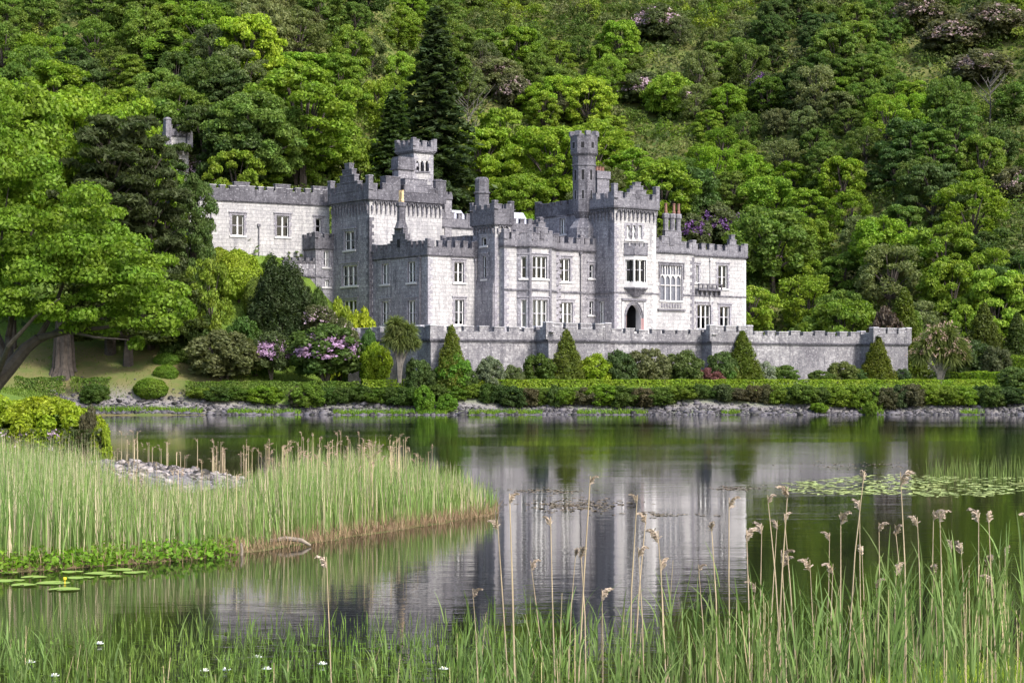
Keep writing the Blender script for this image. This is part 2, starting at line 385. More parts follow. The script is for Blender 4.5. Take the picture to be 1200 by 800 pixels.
def ground(X, Y):
    X = np.asarray(X, float); Y = np.asarray(Y, float)
    d = Y-(188+.5*np.sin(X*.21)+.35*np.sin(X*.53+1)+np.clip(X-30, 0, 40)*.03)
    far = np.interp(d, [-20, 0, .8, 3.2, 5.0, 6.5, 20], [-3, -.05, .14, 1.25, 2.5, 2.8, 3.1])
    dl = sd_poly(X, Y, LEFT); left = np.where(dl > 0, 2.75*(1-np.exp(-dl/2.2)), np.maximum(-3, dl*.35))
    db = sd_poly(X, Y, BED); bed = np.where(db > 0, np.minimum(.10, db*.12), np.maximum(-3, db*.3))
    ds = sd_poly(X, Y, SPIT); sp = np.where(ds > 0, np.minimum(.42, ds*.16), np.maximum(-3, ds*.3))
    dn = sd_poly(X, Y, NEAR); ne = np.where(dn > 0, np.minimum(2.0, dn*.16), np.maximum(-3, dn*.25))
    z = np.maximum.reduce([far, left, bed, sp, ne])
    yh = np.interp(X, [-36, -24, -8, 40, 52, 90], [193, 200, 238, 236, 224, 222])
    sl = np.interp(X, [-60, -20, 0, 60, 120], [.60, .60, .58, .60, .66])
    q = Y-yh; sp_ = np.where(q > 25, q, 3*np.log1p(np.exp(np.clip(q/3, -30, 30))))
    hill = sl*sp_*(1+.05*np.sin(X*.05+1.3)) + 1.2*np.sin(X*.11+Y*.05)*smooth(q/20) + .6*np.sin(X*.31-Y*.23)*smooth(q/20)
    return z+np.where(Y > 186, hill, 0)
def gz(x, y): return float(ground(np.array([x]), np.array([y]))[0])

gx = np.unique(np.concatenate([np.arange(-1200, -120, 60), np.arange(-120, -60, 4), np.arange(-60, 60, 1.1), np.arange(60, 124, 4), np.arange(124, 1201, 60)]))
gy = np.unique(np.concatenate([np.arange(-300, -20, 40), np.arange(-20, 100, .9), np.arange(100, 184, 2.), np.arange(184, 200, .55), np.arange(200, 300, 2), np.arange(300, 480, 6), np.arange(480, 1400, 60)]))
GX, GY_ = np.meshgrid(gx, gy); GZ = ground(GX, GY_); GZ = np.minimum(GZ, 260+.05*GZ)
nx, ny = len(gx), len(gy)
idx = np.arange(nx*ny).reshape(ny, nx)
F = np.stack([idx[:-1, :-1], idx[:-1, 1:], idx[1:, 1:], idx[1:, :-1]], -1).reshape(-1, 4)
me = bpy.data.meshes.new('ground'); me.from_pydata(np.stack([GX, GY_, GZ], -1).reshape(-1, 3).tolist(), [], F.tolist())
me.polygons.foreach_set('use_smooth', [True]*len(F))
# what grows where: r grass, g leaf litter, b gravel
att = me.color_attributes.new('cover', 'FLOAT_COLOR', 'POINT'); cov = np.zeros((ny, nx, 4)); cov[..., 3] = 1
db = sd_poly(GX, GY_, BED); ds = sd_poly(GX, GY_, SPIT); dl = sd_poly(GX, GY_, LEFT); dn = sd_poly(GX, GY_, NEAR)
cov[..., 0] = 1
dfar = GY_-188
grav = smooth((ds+.5)/1.2)+smooth(1-np.abs(dfar-1.6)/2.6)*(dfar > -4)
cov[..., 2] = np.clip(grav, 0, 1)
lit = .72*smooth((GY_-176)/4)*smooth((205-GY_)/6)*smooth((-26-GX)/4)*(GX > -70)
cov[..., 1] = np.clip(lit + .55*smooth((GY_-232)/8) + smooth((db+.6)/.8)*(1-smooth((ds+.5)/1.2)), 0, 1)
att.data.foreach_set('color', cov.reshape(-1))
m, n, l = new_mat('ground_cover')
tc = n.new('ShaderNodeTexCoord'); ob = tc.outputs['Object']; va = n.new('ShaderNodeVertexColor'); va.layer_name = 'cover'
sp = n.new('ShaderNodeSeparateColor'); l.new(va.outputs[0], sp.inputs[0])
n1, n2, n3 = noise(n, l, ob, .35, 5), noise(n, l, ob, 3, 6, .7), noise(n, l, ob, 9, 3)
gr = mix(n, l, rescale(n, l, n1, .3, .7), (.09, .15, .022), (.13, .19, .03)); gr = mix(n, l, rescale(n, l, n2, .4, .75), gr, (.06, .10, .02))
br = mix(n, l, rescale(n, l, n2, .3, .7), (.10, .075, .04), (.17, .12, .07)); br = mix(n, l, rescale(n, l, n1, .45, .65), br, (.07, .09, .03))
st = mix(n, l, rescale(n, l, n3, .35, .65), (.085, .08, .085), (.25, .23, .23))
c = mix(n, l, sp.outputs[1], gr, br); c = mix(n, l, sp.outputs[2], c, st)
finish(m, n, l, c, .95, n2, .6, .1, .1); me.materials.append(m)
tag(link_mesh('ground', me), kind='structure')

# lake
mb = MB(); m, n, l = new_mat('lake_water')
tc = n.new('ShaderNodeTexCoord'); ob = tc.outputs['Object']
calm = noise(n, l, ob, .05, 4, .6, (.5, 1.6, 1)); cm = rescale(n, l, calm, .42, .66, .25, 1.0)
r1 = noise(n, l, ob, 4.2, 3, .55, (.7, 1.5, 1)); r2 = noise(n, l, ob, .9, 3, .5, (.6, 1.6, 1))
ad = n.new('ShaderNodeMath'); ad.operation = 'MULTIPLY_ADD'; ad.inputs[1].default_value = 2.4; l.new(r2, ad.inputs[0]); l.new(r1, ad.inputs[2])
mu = n.new('ShaderNodeMath'); mu.operation = 'MULTIPLY'; l.new(ad.outputs[0], mu.inputs[0]); l.new(cm, mu.inputs[1])
dp = mix(n, l, noise(n, l, ob, .12, 3), (.005, .006, .004), (.012, .011, .008))
finish(m, n, l, dp, .03, mu.outputs[0], .17, .02, .5)
m.node_tree.nodes['Principled BSDF'].inputs['IOR'].default_value = 1.37
for i in range(1): mb.poly([(-420, 8, 0), (420, 8, 0), (420, 196, 0), (-420, 196, 0)], m)
tag(mb.build('lake'), kind='structure')
# ------------------------------------------------------------------ castle
TH = R(37); SD = Vector((math.cos(TH), math.sin(TH))); BD = Vector((-math.sin(TH), math.cos(TH)))   # along the fronts, and away from the lake
def on(A, d, px):                              # where the line through A along d crosses a picture column
    r = (px-600)/FPX; s = (r*A.y-A.x)/(d.x-r*d.y); return A+d*s
ORG = xy(720, 215); CB = 8.4
castle = empty('castle', (ORG.x, ORG.y, CB))
tag(castle, 'large grey and white granite castle with battlemented towers and wings behind the terrace wall', 'castle')
OV = Vector((ORG.x, ORG.y, CB))
def v3(p, z): return Vector((p.x, p.y, z))
class Face:
    def __init__(s, A, B):
        s.A, s.B = A, B; s.L = (B-A).length; s.d = (B-A)/s.L; s.n = Vector((s.d.y, -s.d.x))
    def p(s, a, z, o=0): q = s.A+s.d*a+s.n*o; return Vector((q.x, q.y, z))
    def sx(s, px): return (on(s.A, s.d, px)-s.A).dot(s.d)
    def rect(s, px0, y0, px1, y1):
        a, b = s.sx(px0), s.sx(px1); Y = (s.A+s.d*(a+b)/2).y
        return a, b, CAMZ+(HOR-y1)/FPX*Y, CAMZ+(HOR-y0)/FPX*Y
    def zat(s, px, y): return CAMZ+(HOR-y)/FPX*on(s.A, s.d, px).y
    def fbox(s, mb, a, b, z0, z1, o0, o1, mat):   # o0 inner, o1 outer offsets
        mb.box(s.p(a, z0, o1), v3(s.d*(b-a), 0), v3(-s.n*(o1-o0), 0), (0, 0, z1-z0), mat)
def wall_face(mb, f, z0, z1, opens, mat, reveal=.32, rmat=None):
    ss = sorted({0, f.L, *[x for o in opens for x in o[:2]]}); zz = sorted({z0, z1, *[x for o in opens for x in o[2:4]]})
    for a, b in zip(ss, ss[1:]):
        for c, d in zip(zz, zz[1:]):
            x, y = (a+b)/2, (c+d)/2
            if any(o[0] < x < o[1] and o[2] < y < o[3] for o in opens): continue
            mb.poly([f.p(a, c), f.p(b, c), f.p(b, d), f.p(a, d)], mat, [(a, c), (b, c), (b, d), (a, d)])
    rm = rmat or M['trim']
    for a, b, c, d in [o[:4] for o in opens]:
        k = -reveal
        mb.poly([f.p(a, c), f.p(a, d), f.p(a, d, k), f.p(a, c, k)], rm); mb.poly([f.p(b, c, k), f.p(b, d, k), f.p(b, d), f.p(b, c)], rm)
        mb.poly([f.p(a, c, k), f.p(b, c, k), f.p(b, c), f.p(a, c)], rm); mb.poly([f.p(a, d), f.p(b, d), f.p(b, d, k), f.p(a, d, k)], rm)
def arch_pts(a, b, zs, zt, n=8):
    """pointed arch outline from (a,zs) up to the middle and down to (b,zs)"""
    out = []; mid = (a+b)/2
    for i in range(n+1):
        t = i/n; out.append((a+(mid-a)*(1-math.cos(t*math.pi/2))**.9, zs+(zt-zs)*math.sin(t*math.pi/2)))
    return out+[(a+b-x, z) for x, z in out[-2::-1]]
def spandrel(mb, f, a, b, zs, zt, o0, o1, mat):
    """fills between a pointed arch and the rectangle round it"""
    P = arch_pts(a, b, zs, zt); h = len(P)//2
    for (x0, z0), (x1, z1) in zip(P, P[1:]):
        mb.poly([f.p(x0, z0, o1), f.p(x1, z1, o1), f.p(x1, zt+.002, o1), f.p(x0, zt+.002, o1)], mat)
        mb.poly([f.p(x0, z0, o0), f.p(x1, z1, o0), f.p(x1, z1, o1), f.p(x0, z0, o1)], mat)
def surround(mb, f, a, b, c, d, hood=True, mat=None, w=.2):
    mt = mat or M['band']; k = 0; z = c
    while z < d-.05:
        z1 = min(d, z+.42); e = w+(.16 if k % 2 else 0); k += 1
        f.fbox(mb, a-e, a+.003, z, z1, -.05, .035, mt); f.fbox(mb, b-.003, b+e, z, z1, -.05, .035, mt); z = z1
    f.fbox(mb, a-w-.12, b+w+.12, d, d+.26, -.05, .05, mt)
    if hood: f.fbox(mb, a-w-.2, b+w+.2, d+.262, d+.38, -.05, .15, mt)
    f.fbox(mb, a-w-.1, b+w+.1, c-.2, c, -.05, .13, M['mullion'])
def window(f, a, b, c, d, lights, kind, part, tr=.52, sur=True, mmat='paint', hood=True):
    mb = MB(OV); mm = M[mmat]; k = -.2; t = .10
    if sur: surround(mb, f, a, b, c, d, hood)
    f.fbox(mb, a, a+t, c, d, k-.1, k, mm); f.fbox(mb, b-t, b, c, d, k-.1, k, mm)
    f.fbox(mb, a+t, b-t, c, c+t, k-.1, k, mm); f.fbox(mb, a+t, b-t, d-t, d, k-.1, k, mm)
    W = (b-a)/lights
    for i in range(1, lights): f.fbox(mb, a+W*i-.085, a+W*i+.085, c+t, d-t, k-.12, k+.05, mm)
    zt = c+(d-c)*tr
    if tr:
        for i in range(lights):
            f.fbox(mb, a+W*i+.066, a+W*(i+1)-.066, zt-.06, zt+.06, k-.12, k+.02, M['band'])
    mb.poly([f.p(a, c, k-.06), f.p(b, c, k-.06), f.p(b, d, k-.06), f.p(a, d, k-.06)], M['glass'])
    q = -1.1
    mb.poly([f.p(a-.3, c-.3, q), f.p(b+.3, c-.3, q), f.p(b+.3, d+.3, q), f.p(a-.3, d+.3, q)], M['room'])
    for x in (a-.3, b+.3): mb.poly([f.p(x, c-.3, q), f.p(x, d+.3, q), f.p(x, d+.3, -.33), f.p(x, c-.3, -.33)], M['room'])
    for z in (c-.3, d+.3): mb.poly([f.p(a-.3, z, q), f.p(b+.3, z, q), f.p(b+.3, z, -.33), f.p(a-.3, z, -.33)], M['room'])
    if kind != 'dark':
        for i in range(lights):
            x0, x1 = a+W*i, a+W*(i+1)
            if kind == 'curtain': rs = [(x0, x1, c+(0 if rnd.random() < .7 else .4), d)]
            elif kind == 'sash': rs = [(x0+W*.12, x0+W*.42, c, d), (x0+W*.62, x1-W*.1, c, d)]
            else: rs = [(x0, x0+W*.28, c, d)] if i == 0 else ([(x1-W*.28, x1, c, d)] if i == lights-1 else [])
            for p0, p1, p2, p3 in rs:
                m_ = max(2, int((p1-p0)/.12))
                for j in range(m_):
                    u0, u1 = p0+(p1-p0)*j/m_, p0+(p1-p0)*(j+1)/m_; o0, o1 = -.42-.05*(j % 2), -.42-.05*((j+1) % 2)
                    mb.poly([f.p(u0, p2, o0), f.p(u1, p2, o1), f.p(u1, p3, o1), f.p(u0, p3, o0)], M['curtain'])
    return mb.build('window', part)
def offset(pts, o, closed=True):
    """outward offset of a CCW footprint, mitred"""
    N = len(pts); out = []
    for i in range(N):
        p = pts[i]; a = pts[i-1] if (closed or i > 0) else None; b = pts[(i+1) % N] if (closed or i < N-1) else None
        ds = [x for x in ((p-a).normalized() if a is not None else None, (b-p).normalized() if b is not None else None) if x is not None]
        ns = [Vector((x.y, -x.x)) for x in ds]
        if len(ns) == 1: out.append(p+ns[0]*o)
        else:
            m_ = (ns[0]+ns[1]); q = m_.length_squared; out.append(p+m_*(2*o/q) if q > .15 else p+ns[0]*o)
    return out
def ring(mb, pts, oi, oo, z0, z1, mat, closed=True):
    I, O = offset(pts, oi, closed), offset(pts, oo, closed); N = len(pts)
    for i in range(N if closed else N-1):
        j = (i+1) % N
        mb.poly([v3(O[i], z0), v3(O[j], z0), v3(O[j], z1), v3(O[i], z1)], mat)
        mb.poly([v3(I[j], z0), v3(I[i], z0), v3(I[i], z1), v3(I[j], z1)], mat)
        mb.poly([v3(O[i], z1), v3(O[j], z1), v3(I[j], z1), v3(I[i], z1)], mat)
        mb.poly([v3(I[i], z0), v3(I[j], z0), v3(O[j], z0), v3(O[i], z0)], mat)
def battlement(part, pts, zb, zc, zm, w=.95, g=.6, over=.12, th=.5, mat=None, closed=True, skip=(), piers=.25, cap=None, org=None, name='parapet'):
    """parapet wall zb..zc with merlons to zm and a pier at each corner"""
    mb = MB(org or OV); mt = mat or M['dark']; cp = cap or M['trim']
    ring(mb, pts, over-th, over, zb, zc, mt, closed)
    O = offset(pts, over, closed); N = len(pts)
    for i in range(N if closed else N-1):
        f = Face(O[i], O[(i+1) % N])
        if f.L < 1.2: continue
        k = max(1, round((f.L-g*.4)/(w+g))); sp = f.L/k
        for j in range(k):
            if (i, j) in skip: continue
            mw = w*rnd.uniform(.85, 1.1); a = sp*(j+.5)-mw/2+rnd.uniform(-.04, .04); zz = zm+rnd.uniform(-.09, .07)
            f.fbox(mb, a, a+mw, zc-.01, zz, -th+.02, -.012, mt)
            f.fbox(mb, a-.05, a+mw+.05, zz+.001, zz+.09, -th-.03, .04, cp)
            f.fbox(mb, a+mw+.06, a+mw+max(.12, sp-mw-.06), zc+.001, zc+.05, -th-.02, .03, cp)
    if piers:
        for i in range(N):
            if not closed and i in (0, N-1): continue
            c = offset(pts, over-th/2, closed)[i]; a = Face(O[i-1], O[i]) if i > 0 or closed else Face(O[0], O[1])
            rot = math.atan2(a.d.y, a.d.x)+math.pi/4
            mb.prism(c, th*.82, th*.82, zb+.01, zm+piers, 4, mt, rot); mb.prism(c, th*.95, th*.8, zm+piers, zm+piers+.12, 4, cp, rot)
    return mb.build(name, part)
def cornice(part, pts, z, h=.22, out=.2, mat=None, closed=True, corb=0, org=None, name='cornice', sides=None):
    mb = MB(org or OV); mt = mat or M['dark']
    ring(mb, pts, -.1, out, z-h*.55, z, mt, closed); ring(mb, pts, -.08, out*.55, z-h, z-h*.551, mt, closed)
    if corb:                                   # corbel table below
        N = len(pts)
        for i in (sides if sides is not None else range(N if closed else N-1)):
            f = Face(pts[i], pts[(i+1) % N]); k = max(2, round(f.L/.62)); sp = f.L/k
            for j in range(k):
                a = sp*(j+.5)
                t_ = z-h-.003; f.fbox(mb, a-.10, a+.10, t_-corb*.62, t_-corb*.3, -.05, .22, M['trim']); f.fbox(mb, a-.08, a+.08, t_-corb*.85, t_-corb*.622, -.05, .12, M['trim'])
                spandrel(mb, f, a-sp+.1, a-.1, t_-corb*.36, t_-.02, -.03, .26, M['trim']) if j else None
    return mb.build(name, part)
def quoins(part, p, da, db, z0, z1, mat=None):
    """alternating corner stones at p along directions da, db (away from the corner)"""
    mb = MB(OV); mt = mat or M['band']; z = z0; k = 0
    while z < z1-.2:
        la, lb = (.62, .34) if k % 2 else (.34, .62); e = .03
        o = p-da*e-db*e
        q = [o, o+da*(la+e), o+da*(la+e)+db*(lb+e), o+db*(lb+e)]
        ar = (q[1]-q[0]).x*(q[3]-q[0]).y-(q[1]-q[0]).y*(q[3]-q[0]).x
        if ar < 0: q = [q[0], q[3], q[2], q[1]]
        mb.box(v3(q[0], z), v3(q[1]-q[0], 0), v3(q[3]-q[0], 0), (0, 0, min(.41, z1-z)), mt); z += .42; k += 1
    return mb.build('quoin', part)
def block(name, pts, z0, z1, mats, wins={}, roof='slate', parent=castle):
    mb = MB(OV); part = None; todo = []
    for i in range(len(pts)):
        f = Face(pts[i], pts[(i+1) % len(pts)]); op = []
        for w_ in wins.get(i, []):
            r = f.rect(*w_[:4]); op.append(r); todo.append((f, r, w_[4:]))
        wall_face(mb, f, z0, z1, op, M[mats[i % len(mats)]])
    mb.poly([v3(p, z1) for p in pts], M[roof])
    part = mb.build(name, parent)
    for f, r, (lights, kind) in todo: window(f, *r, lights, kind, part, tr=.5 if r[3]-r[2] > 1.2 else 0)
    return part
def rect_fp(SW, SE, depth): return [SW, SE, SE+BD*depth, SW+BD*depth]
def gable(mb, f, s, steps, o0, o1, mat, cap=None):
    """stepped gable: rows (half width, z0, z1) stacked on a parapet"""
    for hw, z0, z1 in steps:
        f.fbox(mb, s-hw, s+hw, z0, z1, o0, o1, mat)
        f.fbox(mb, s-hw-.05, s+hw+.05, z1+.001, z1+.1, o0-.04, o1+.05, cap or M['trim'])
def pipe(part, f, s, z0, z1, mat='trim', r=.07):
    mb = MB(OV); p = f.p(s, 0, .12); mb.prism(p, r, r, z0, z1, 8, M[mat]); mb.box(f.p(s-.16, z1, .24), v3(f.d*.32, 0), v3(-f.n*.24, 0), (0, 0, .3), M[mat])
    return mb.build('downpipe', part)

# --- entrance tower
SW = xy(720, 215); SE = on(SW, SD, 768.3); tw = rect_fp(SW, SE, 6.5); fS = Face(tw[0], tw[1]); fW = Face(tw[3], tw[0])
zc = fS.zat(720, 241)
mb = MB(OV)
door = fS.rect(734, 357, 751, 388.5); triple = [fS.rect(734+6.6*i, 264, 738.8+6.6*i, 280.5) for i in range(3)]
wall_face(mb, fS, CB, zc, [door]+triple, M['ashlar'], .9, M['mullion'])
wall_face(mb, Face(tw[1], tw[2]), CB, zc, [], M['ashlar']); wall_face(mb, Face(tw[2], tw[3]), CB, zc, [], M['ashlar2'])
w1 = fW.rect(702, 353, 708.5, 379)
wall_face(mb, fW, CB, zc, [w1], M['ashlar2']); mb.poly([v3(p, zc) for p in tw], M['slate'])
tower = mb.build('tower', castle)
for r in triple: window(fS, *r, 2, 'half', tower, .55, hood=False)
window(fW, *w1, 2, 'sash', tower)
cornice(tower, tw, zc, .35, .32, corb=1.5, mat=M['dark'], sides=[0, 3])
zm = fS.zat(720, 229); battlement(tower, tw, zc, zm-.3, zm+.35, .8, .5, .3, .5, M['trim'], piers=.9)
mb = MB(OV); s = fS.sx(745.5)
gable(mb, fS, s, [(1.7, zm-.3, zm+.25), (1.25, zm+.35, zm+.75), (.8, zm+.85, zm+1.2), (.4, zm+1.3, zm+1.6)], -.2, .325, M['trim'])
fS.fbox(mb, s-.35, s+.35, zm-.15, zm+.62, .2, .4, M['dark']); mb.build('gable', tower)
zs = fS.zat(720, 341.5)
cornice(tower, [tw[3]+BD*-.5, tw[0], tw[1]], zs, .22, .12, M['trim'], closed=False, name='string_course')
quoins(tower, tw[0], SD, BD, CB, zc-2); quoins(tower, tw[1], -SD, BD, CB, zc-2, M['mullion'])
# doorway
mb = MB(OV); a, b, c, d = door
spandrel(mb, fS, a, b, c+(d-c)*.5, d, -.5, -.08, M['mullion'])
for i, (e, o) in enumerate(((.12, -.02), (.3, .06))):
    P = arch_pts(a-e, b+e, c+(d-c)*.5, d+e*1.2)
    for (x0, z0), (x1, z1) in zip(P, P[1:]): mb.tube([fS.p(x0, z0, o), fS.p(x1, z1, o)], [.09, .09], 6, M['trim'])
    for x in (a-e, b+e): mb.prism(fS.p(x, 0, o), .1, .1, c, c+(d-c)*.5, 8, M['pinkstone'] if x > a else M['trim'])
fS.fbox(mb, b+.42, b+.7, c, d+.3, -.05, .12, M['mullion']); fS.fbox(mb, a-.7, a-.42, c, d+.3, -.05, .12, M['mullion'])
fS.fbox(mb, a-.75, b+.75, d+.45, d+.7, -.05, .2, M['trim'])
mb.poly([fS.p(a-.2, c, -2.2), fS.p(b+.2, c, -2.2), fS.p(b+.2, d, -2.2), fS.p(a-.2, d, -2.2)], M['room'])
for x in (a, b): mb.poly([fS.p(x, c, -2.2), fS.p(x, d, -2.2), fS.p(x, d, -.9), fS.p(x, c, -.9)], M['room'])
mb.poly([fS.p(a, d, -2.2), fS.p(b, d, -2.2), fS.p(b, d, -.9), fS.p(a, d, -.9)], M['room'])
for i in range(3): fS.fbox(mb, a-.5-.3*i, b+.5+.3*i, CB, c-.01-.13*i, -.1, .35*(i+1), M['mullion'])
dw = mb.build('doorway', tower)
mb = MB(OV); fS.fbox(mb, a+.05, a+.5, c, d-.45, -.62, -.55, M['door']); fS.fbox(mb, a+.1, a+.45, c+.3, c+1.0, -.55, -.53, M['door']); mb.build('door', tower)
# oriel over the door
a, b, z0, z1 = fS.rect(731.5, 304, 757.5, 332); mid = fS.zat(740, 298); top = fS.zat(740, 286)
dep = .95; P = [fS.p(a, 0).xy, fS.p(a+.75, 0, dep).xy, fS.p(b-.75, 0, dep).xy, fS.p(b, 0).xy]
mb = MB(OV); orw = []
for i in range(3):
    f = Face(P[i], P[i+1]); op = [(.12 if i != 1 else .1, f.L-.12, z0+.1, z1-.1)]; orw.append((f, op[0])); wall_face(mb, f, z0-.6, mid, op, M['mullion'], .15)
mb.poly([v3(p, mid) for p in P], M['slate'])
zb = fS.zat(740, 348)
for i in range(3):
    Q = [fS.p(a+(b-a)*.5+(-.35 if k == 0 else .35), zb) for k in range(2)]
    tgt = [fS.p(a+(b-a)*.36, 0, .06).xy, fS.p(a+(b-a)*.42, 0, .25).xy, fS.p(a+(b-a)*.58, 0, .25).xy, fS.p(a+(b-a)*.64, 0, .06).xy]
    mb.poly([v3(tgt[i], zb), v3(tgt[i+1], zb), v3(P[i+1], z0-.6), v3(P[i], z0-.6)], M['trim'])
oriel = mb.build('oriel', tower)
for k, (f, r) in enumerate(orw): window(f, *r, 2 if k == 1 else 1, 'half' if k < 2 else 'sash', oriel, .55, sur=False)
cornice(oriel, P, mid, .2, .14, M['trim'], closed=False); cornice(oriel, P, z0-.5, .2, .12, M['trim'], closed=False, name='sill')
battlement(oriel, P, mid, top-.35, top, .42, .3, .12, .25, M['trim'], closed=False, piers=0)

# --- hall wing right of the tower
A1 = on(SW+BD*.5, SD, 768.0); B1 = on(A1, SD, 813.3); A2 = B1+BD*.45; B2 = on(A2, SD, 873.8)
h1 = rect_fp(A1, B1, 11); h2 = rect_fp(A2, B2, 11)
f1, f2 = Face(*h1[:2]), Face(*h2[:2]); z1 = f1.zat(790, 295); z2 = f2.zat(840, 299.2)
big = f1.rect(774, 311, 799, 352)
mb = MB(OV); wall_face(mb, f1, CB, z1, [big], M['ashlar'], .3)
for i in (1, 2, 3): wall_face(mb, Face(h1[i], h1[(i+1) % 4]), CB, z1, [], M['ashlar'])
mb.poly([v3(p, z1) for p in h1], M['slate']); hall = mb.build('hall', castle)
# traceried window
mb = MB(OV); a, b, c, d = big; surround(mb, f1, a, b, c, d, True, M['trim'], .14); W = (b-a)/4; zt = c+(d-c)*.72
for x in (a-.3, b+.22): f1.fbox(mb, x, x+.1, c+(d-c)*.62, d+.3, -.05, .12, M['dark'])
for i in range(5): f1.fbox(mb, max(a, a+W*i-.07), min(b, a+W*i+.07), c, d, -.28, -.1, M['mullion'])
f1.fbox(mb, a+.07, b-.07, zt-.06, zt+.06, -.27, -.13, M['mullion']); f1.fbox(mb, a+.07, b-.07, c+(d-c)*.42, c+(d-c)*.42+.1, -.27, -.14, M['mullion'])
for i in range(4):
    spandrel(mb, f1, a+W*i+.07, a+W*(i+1)-.07, zt-.65, zt-.06, -.26, -.15, M['mullion'])
    for j in range(2): spandrel(mb, f1, a+W*i+.07+(W/2-.07)*j, a+W*i+.07+(W/2-.07)*(j+1), d-.6, d-.02, -.26, -.16, M['mullion'])
    f1.fbox(mb, a+W*(i+.5)-.04, a+W*(i+.5)+.04, zt+.06, d, -.26, -.17, M['mullion'])
mb.poly([f1.p(a, c, -.29), f1.p(b, c, -.29), f1.p(b, d, -.29), f1.p(a, d, -.29)], M['lead'])
zq = f1.zat(787, 363.5)
for i in range(8): f1.fbox(mb, a+(b-a)*i/8+.08, a+(b-a)*(i+1)/8-.08, zq+.3, c-.35, -.05, .05, M['trim'])
f1.fbox(mb, a-.5, b+.5, zq-.05, zq+.12, -.05, .22, M['dark'])
mb.build('window', hall)
cornice(hall, h1, z1, .28, .22); battlement(hall, h1, z1, z1+.45, z1+1.15, .8, .5, .15, .5, M['trim'])
mb = MB(OV); s = f1.sx(786)
gable(mb, f1, s, [(2.1, z1, z1+.9), (1.55, z1+1, z1+1.7), (1.0, z1+1.8, z1+2.4)], -.3, .165, M['trim'])
f1.fbox(mb, s-.4, s+.4, z1+.7, z1+1.7, .1, .25, M['dark']); mb.build('gable', hall)
mb = MB(OV); zt_ = f1.zat(787, 250)
for i, px in enumerate((782.5, 790, 797)):
    c = f1.p(f1.sx(px), 0, -.35); mb.lathe(c, [(.42, z1+1.2), (.42, z1+2.4), (.33, z1+2.6), (.33, zt_-.7), (.46, zt_-.5), (.46, zt_-.15), (.38, zt_)], 8, M['trim'], .39)
ch = mb.build('chimney', hall)
for px in (782.5, 792, 797.5):
    mb = MB(OV); c = f1.p(f1.sx(px), 0, -.35); mb.lathe(c, [(.2, zt_), (.22, zt_+.2), (.17, zt_+.3), (.15, zt_+1.05), (.19, zt_+1.1), (.19, zt_+1.2)], 10, M['pot']); mb.build('chimney_pot', hall)
mb = MB(OV); c = f1.p(f1.sx(770.5), 0, -.6)
mb.lathe(c, [(.36, z1), (.5, z1+1.0), (.34, z1+1.3), (.34, z1+4.0), (.46, z1+4.15), (.46, z1+4.6), (.36, z1+4.8)], 8, M['dark'], .39); mb.build('chimney', hall)
zs1 = f1.zat(768, 343.5)
cornice(hall, [h1[0], f1.p(f1.sx(773.5), 0).xy], zs1, .2, .12, M['trim'], closed=False, name='string_course')
cornice(hall, [f1.p(f1.sx(800.5), 0).xy, h1[1]], zs1, .2, .12, M['trim'], closed=False, name='string_course')
quoins(hall, h1[1], -SD, BD, CB, z1-.4, M['trim'])
end = block('end_wing', h2, CB, z2, ['ashlar'], {0: [(841.5, 311, 852.5, 338), (815, 311, 818.2, 331), (817, 357, 833, 385.5), (843.5, 359, 855, 384)]} and
            {0: [(841.5, 311, 852.5, 338, 2, 'half'), (815.3, 311, 818.6, 331, 1, 'curtain'), (817, 357, 833, 385.5, 3, 'half'), (843.5, 359, 855, 384, 2, 'half')]})
cornice(end, h2, z2, .28, .22); battlement(end, h2, z2, z2+.55, z2+1.2, .75, .5, .15, .5, M['trim'])
cornice(end, h2[:2], f2.zat(850, 346.5), .2, .12, M['trim'], closed=False, name='string_course')
quoins(end, h2[1], -SD, BD, CB, z2-.4, M['mullion'])
mb = MB(OV); s = f2.sx(858); gable(mb, f2, s, [(.9, z2+.5, z2+1.3), (.55, z2+1.4, z2+1.9), (.28, z2+2, z2+2.5)], -.3, .162, M['trim']); mb.build('gable', end)
mb = MB(OV); a, b, c, d = f2.rect(814.5, 332.8, 842, 340.8)
f2.fbox(mb, a, b, c, c+.18, -.05, .7, M['dark']); f2.fbox(mb, a, b, d-.16, d, .5, .7, M['dark'])
for i in range(6):
    x = a+(b-a)*i/5; f2.fbox(mb, max(a, x-.12), min(b, x+.12), c+.181, d-.161, .52, .68, M['dark'])
    f2.fbox(mb, max(a, x-.1), min(b, x+.1), c-.5, c-.001, -.05, .4, M['trim'])
mb.build('balcony', end)
pipe(end, f2, f2.sx(832), z2-6, z2-.7, 'mullion')

# --- central range with the canted bay
cp = [xy(591, 208), xy(605.3, 209.0), xy(621, 208.9), xy(644.5, 210.6), xy(653, 214.3), xy(681.6, 216.25), xy(682.2, 216.55), xy(700, 217.9)]
cp = cp+[cp[-1]+BD*9, cp[0]+BD*12]
fb = Face(cp[2], cp[3]); zc3 = fb.zat(630, 287.5); fm = Face(cp[4], cp[5])
cen = block('central_range', cp, CB, zc3, ['ashlar', 'ashlar2', 'ashlar', 'ashlar', 'ashlar', 'ashlar', 'ashlar2', 'ashlar', 'ashlar', 'ashlar'],  # left cant and recess beside the tower get the shade-darkened ashlar
            {1: [(610.8, 300.5, 617.2, 326, 1, 'dark'), (610.8, 351, 617.2, 383.5, 1, 'curtain')],
             2: [(624, 300.5, 641, 326.5, 3, 'dark'), (624, 351, 641.5, 383.5, 3, 'curtain')],
             4: [(656, 303, 668, 330, 2, 'half'), (655.5, 354, 671, 382, 3, 'sash')],
             6: [(690.5, 310, 695.5, 326, 1, 'curtain'), (690.5, 353, 695, 369, 1, 'curtain')]})
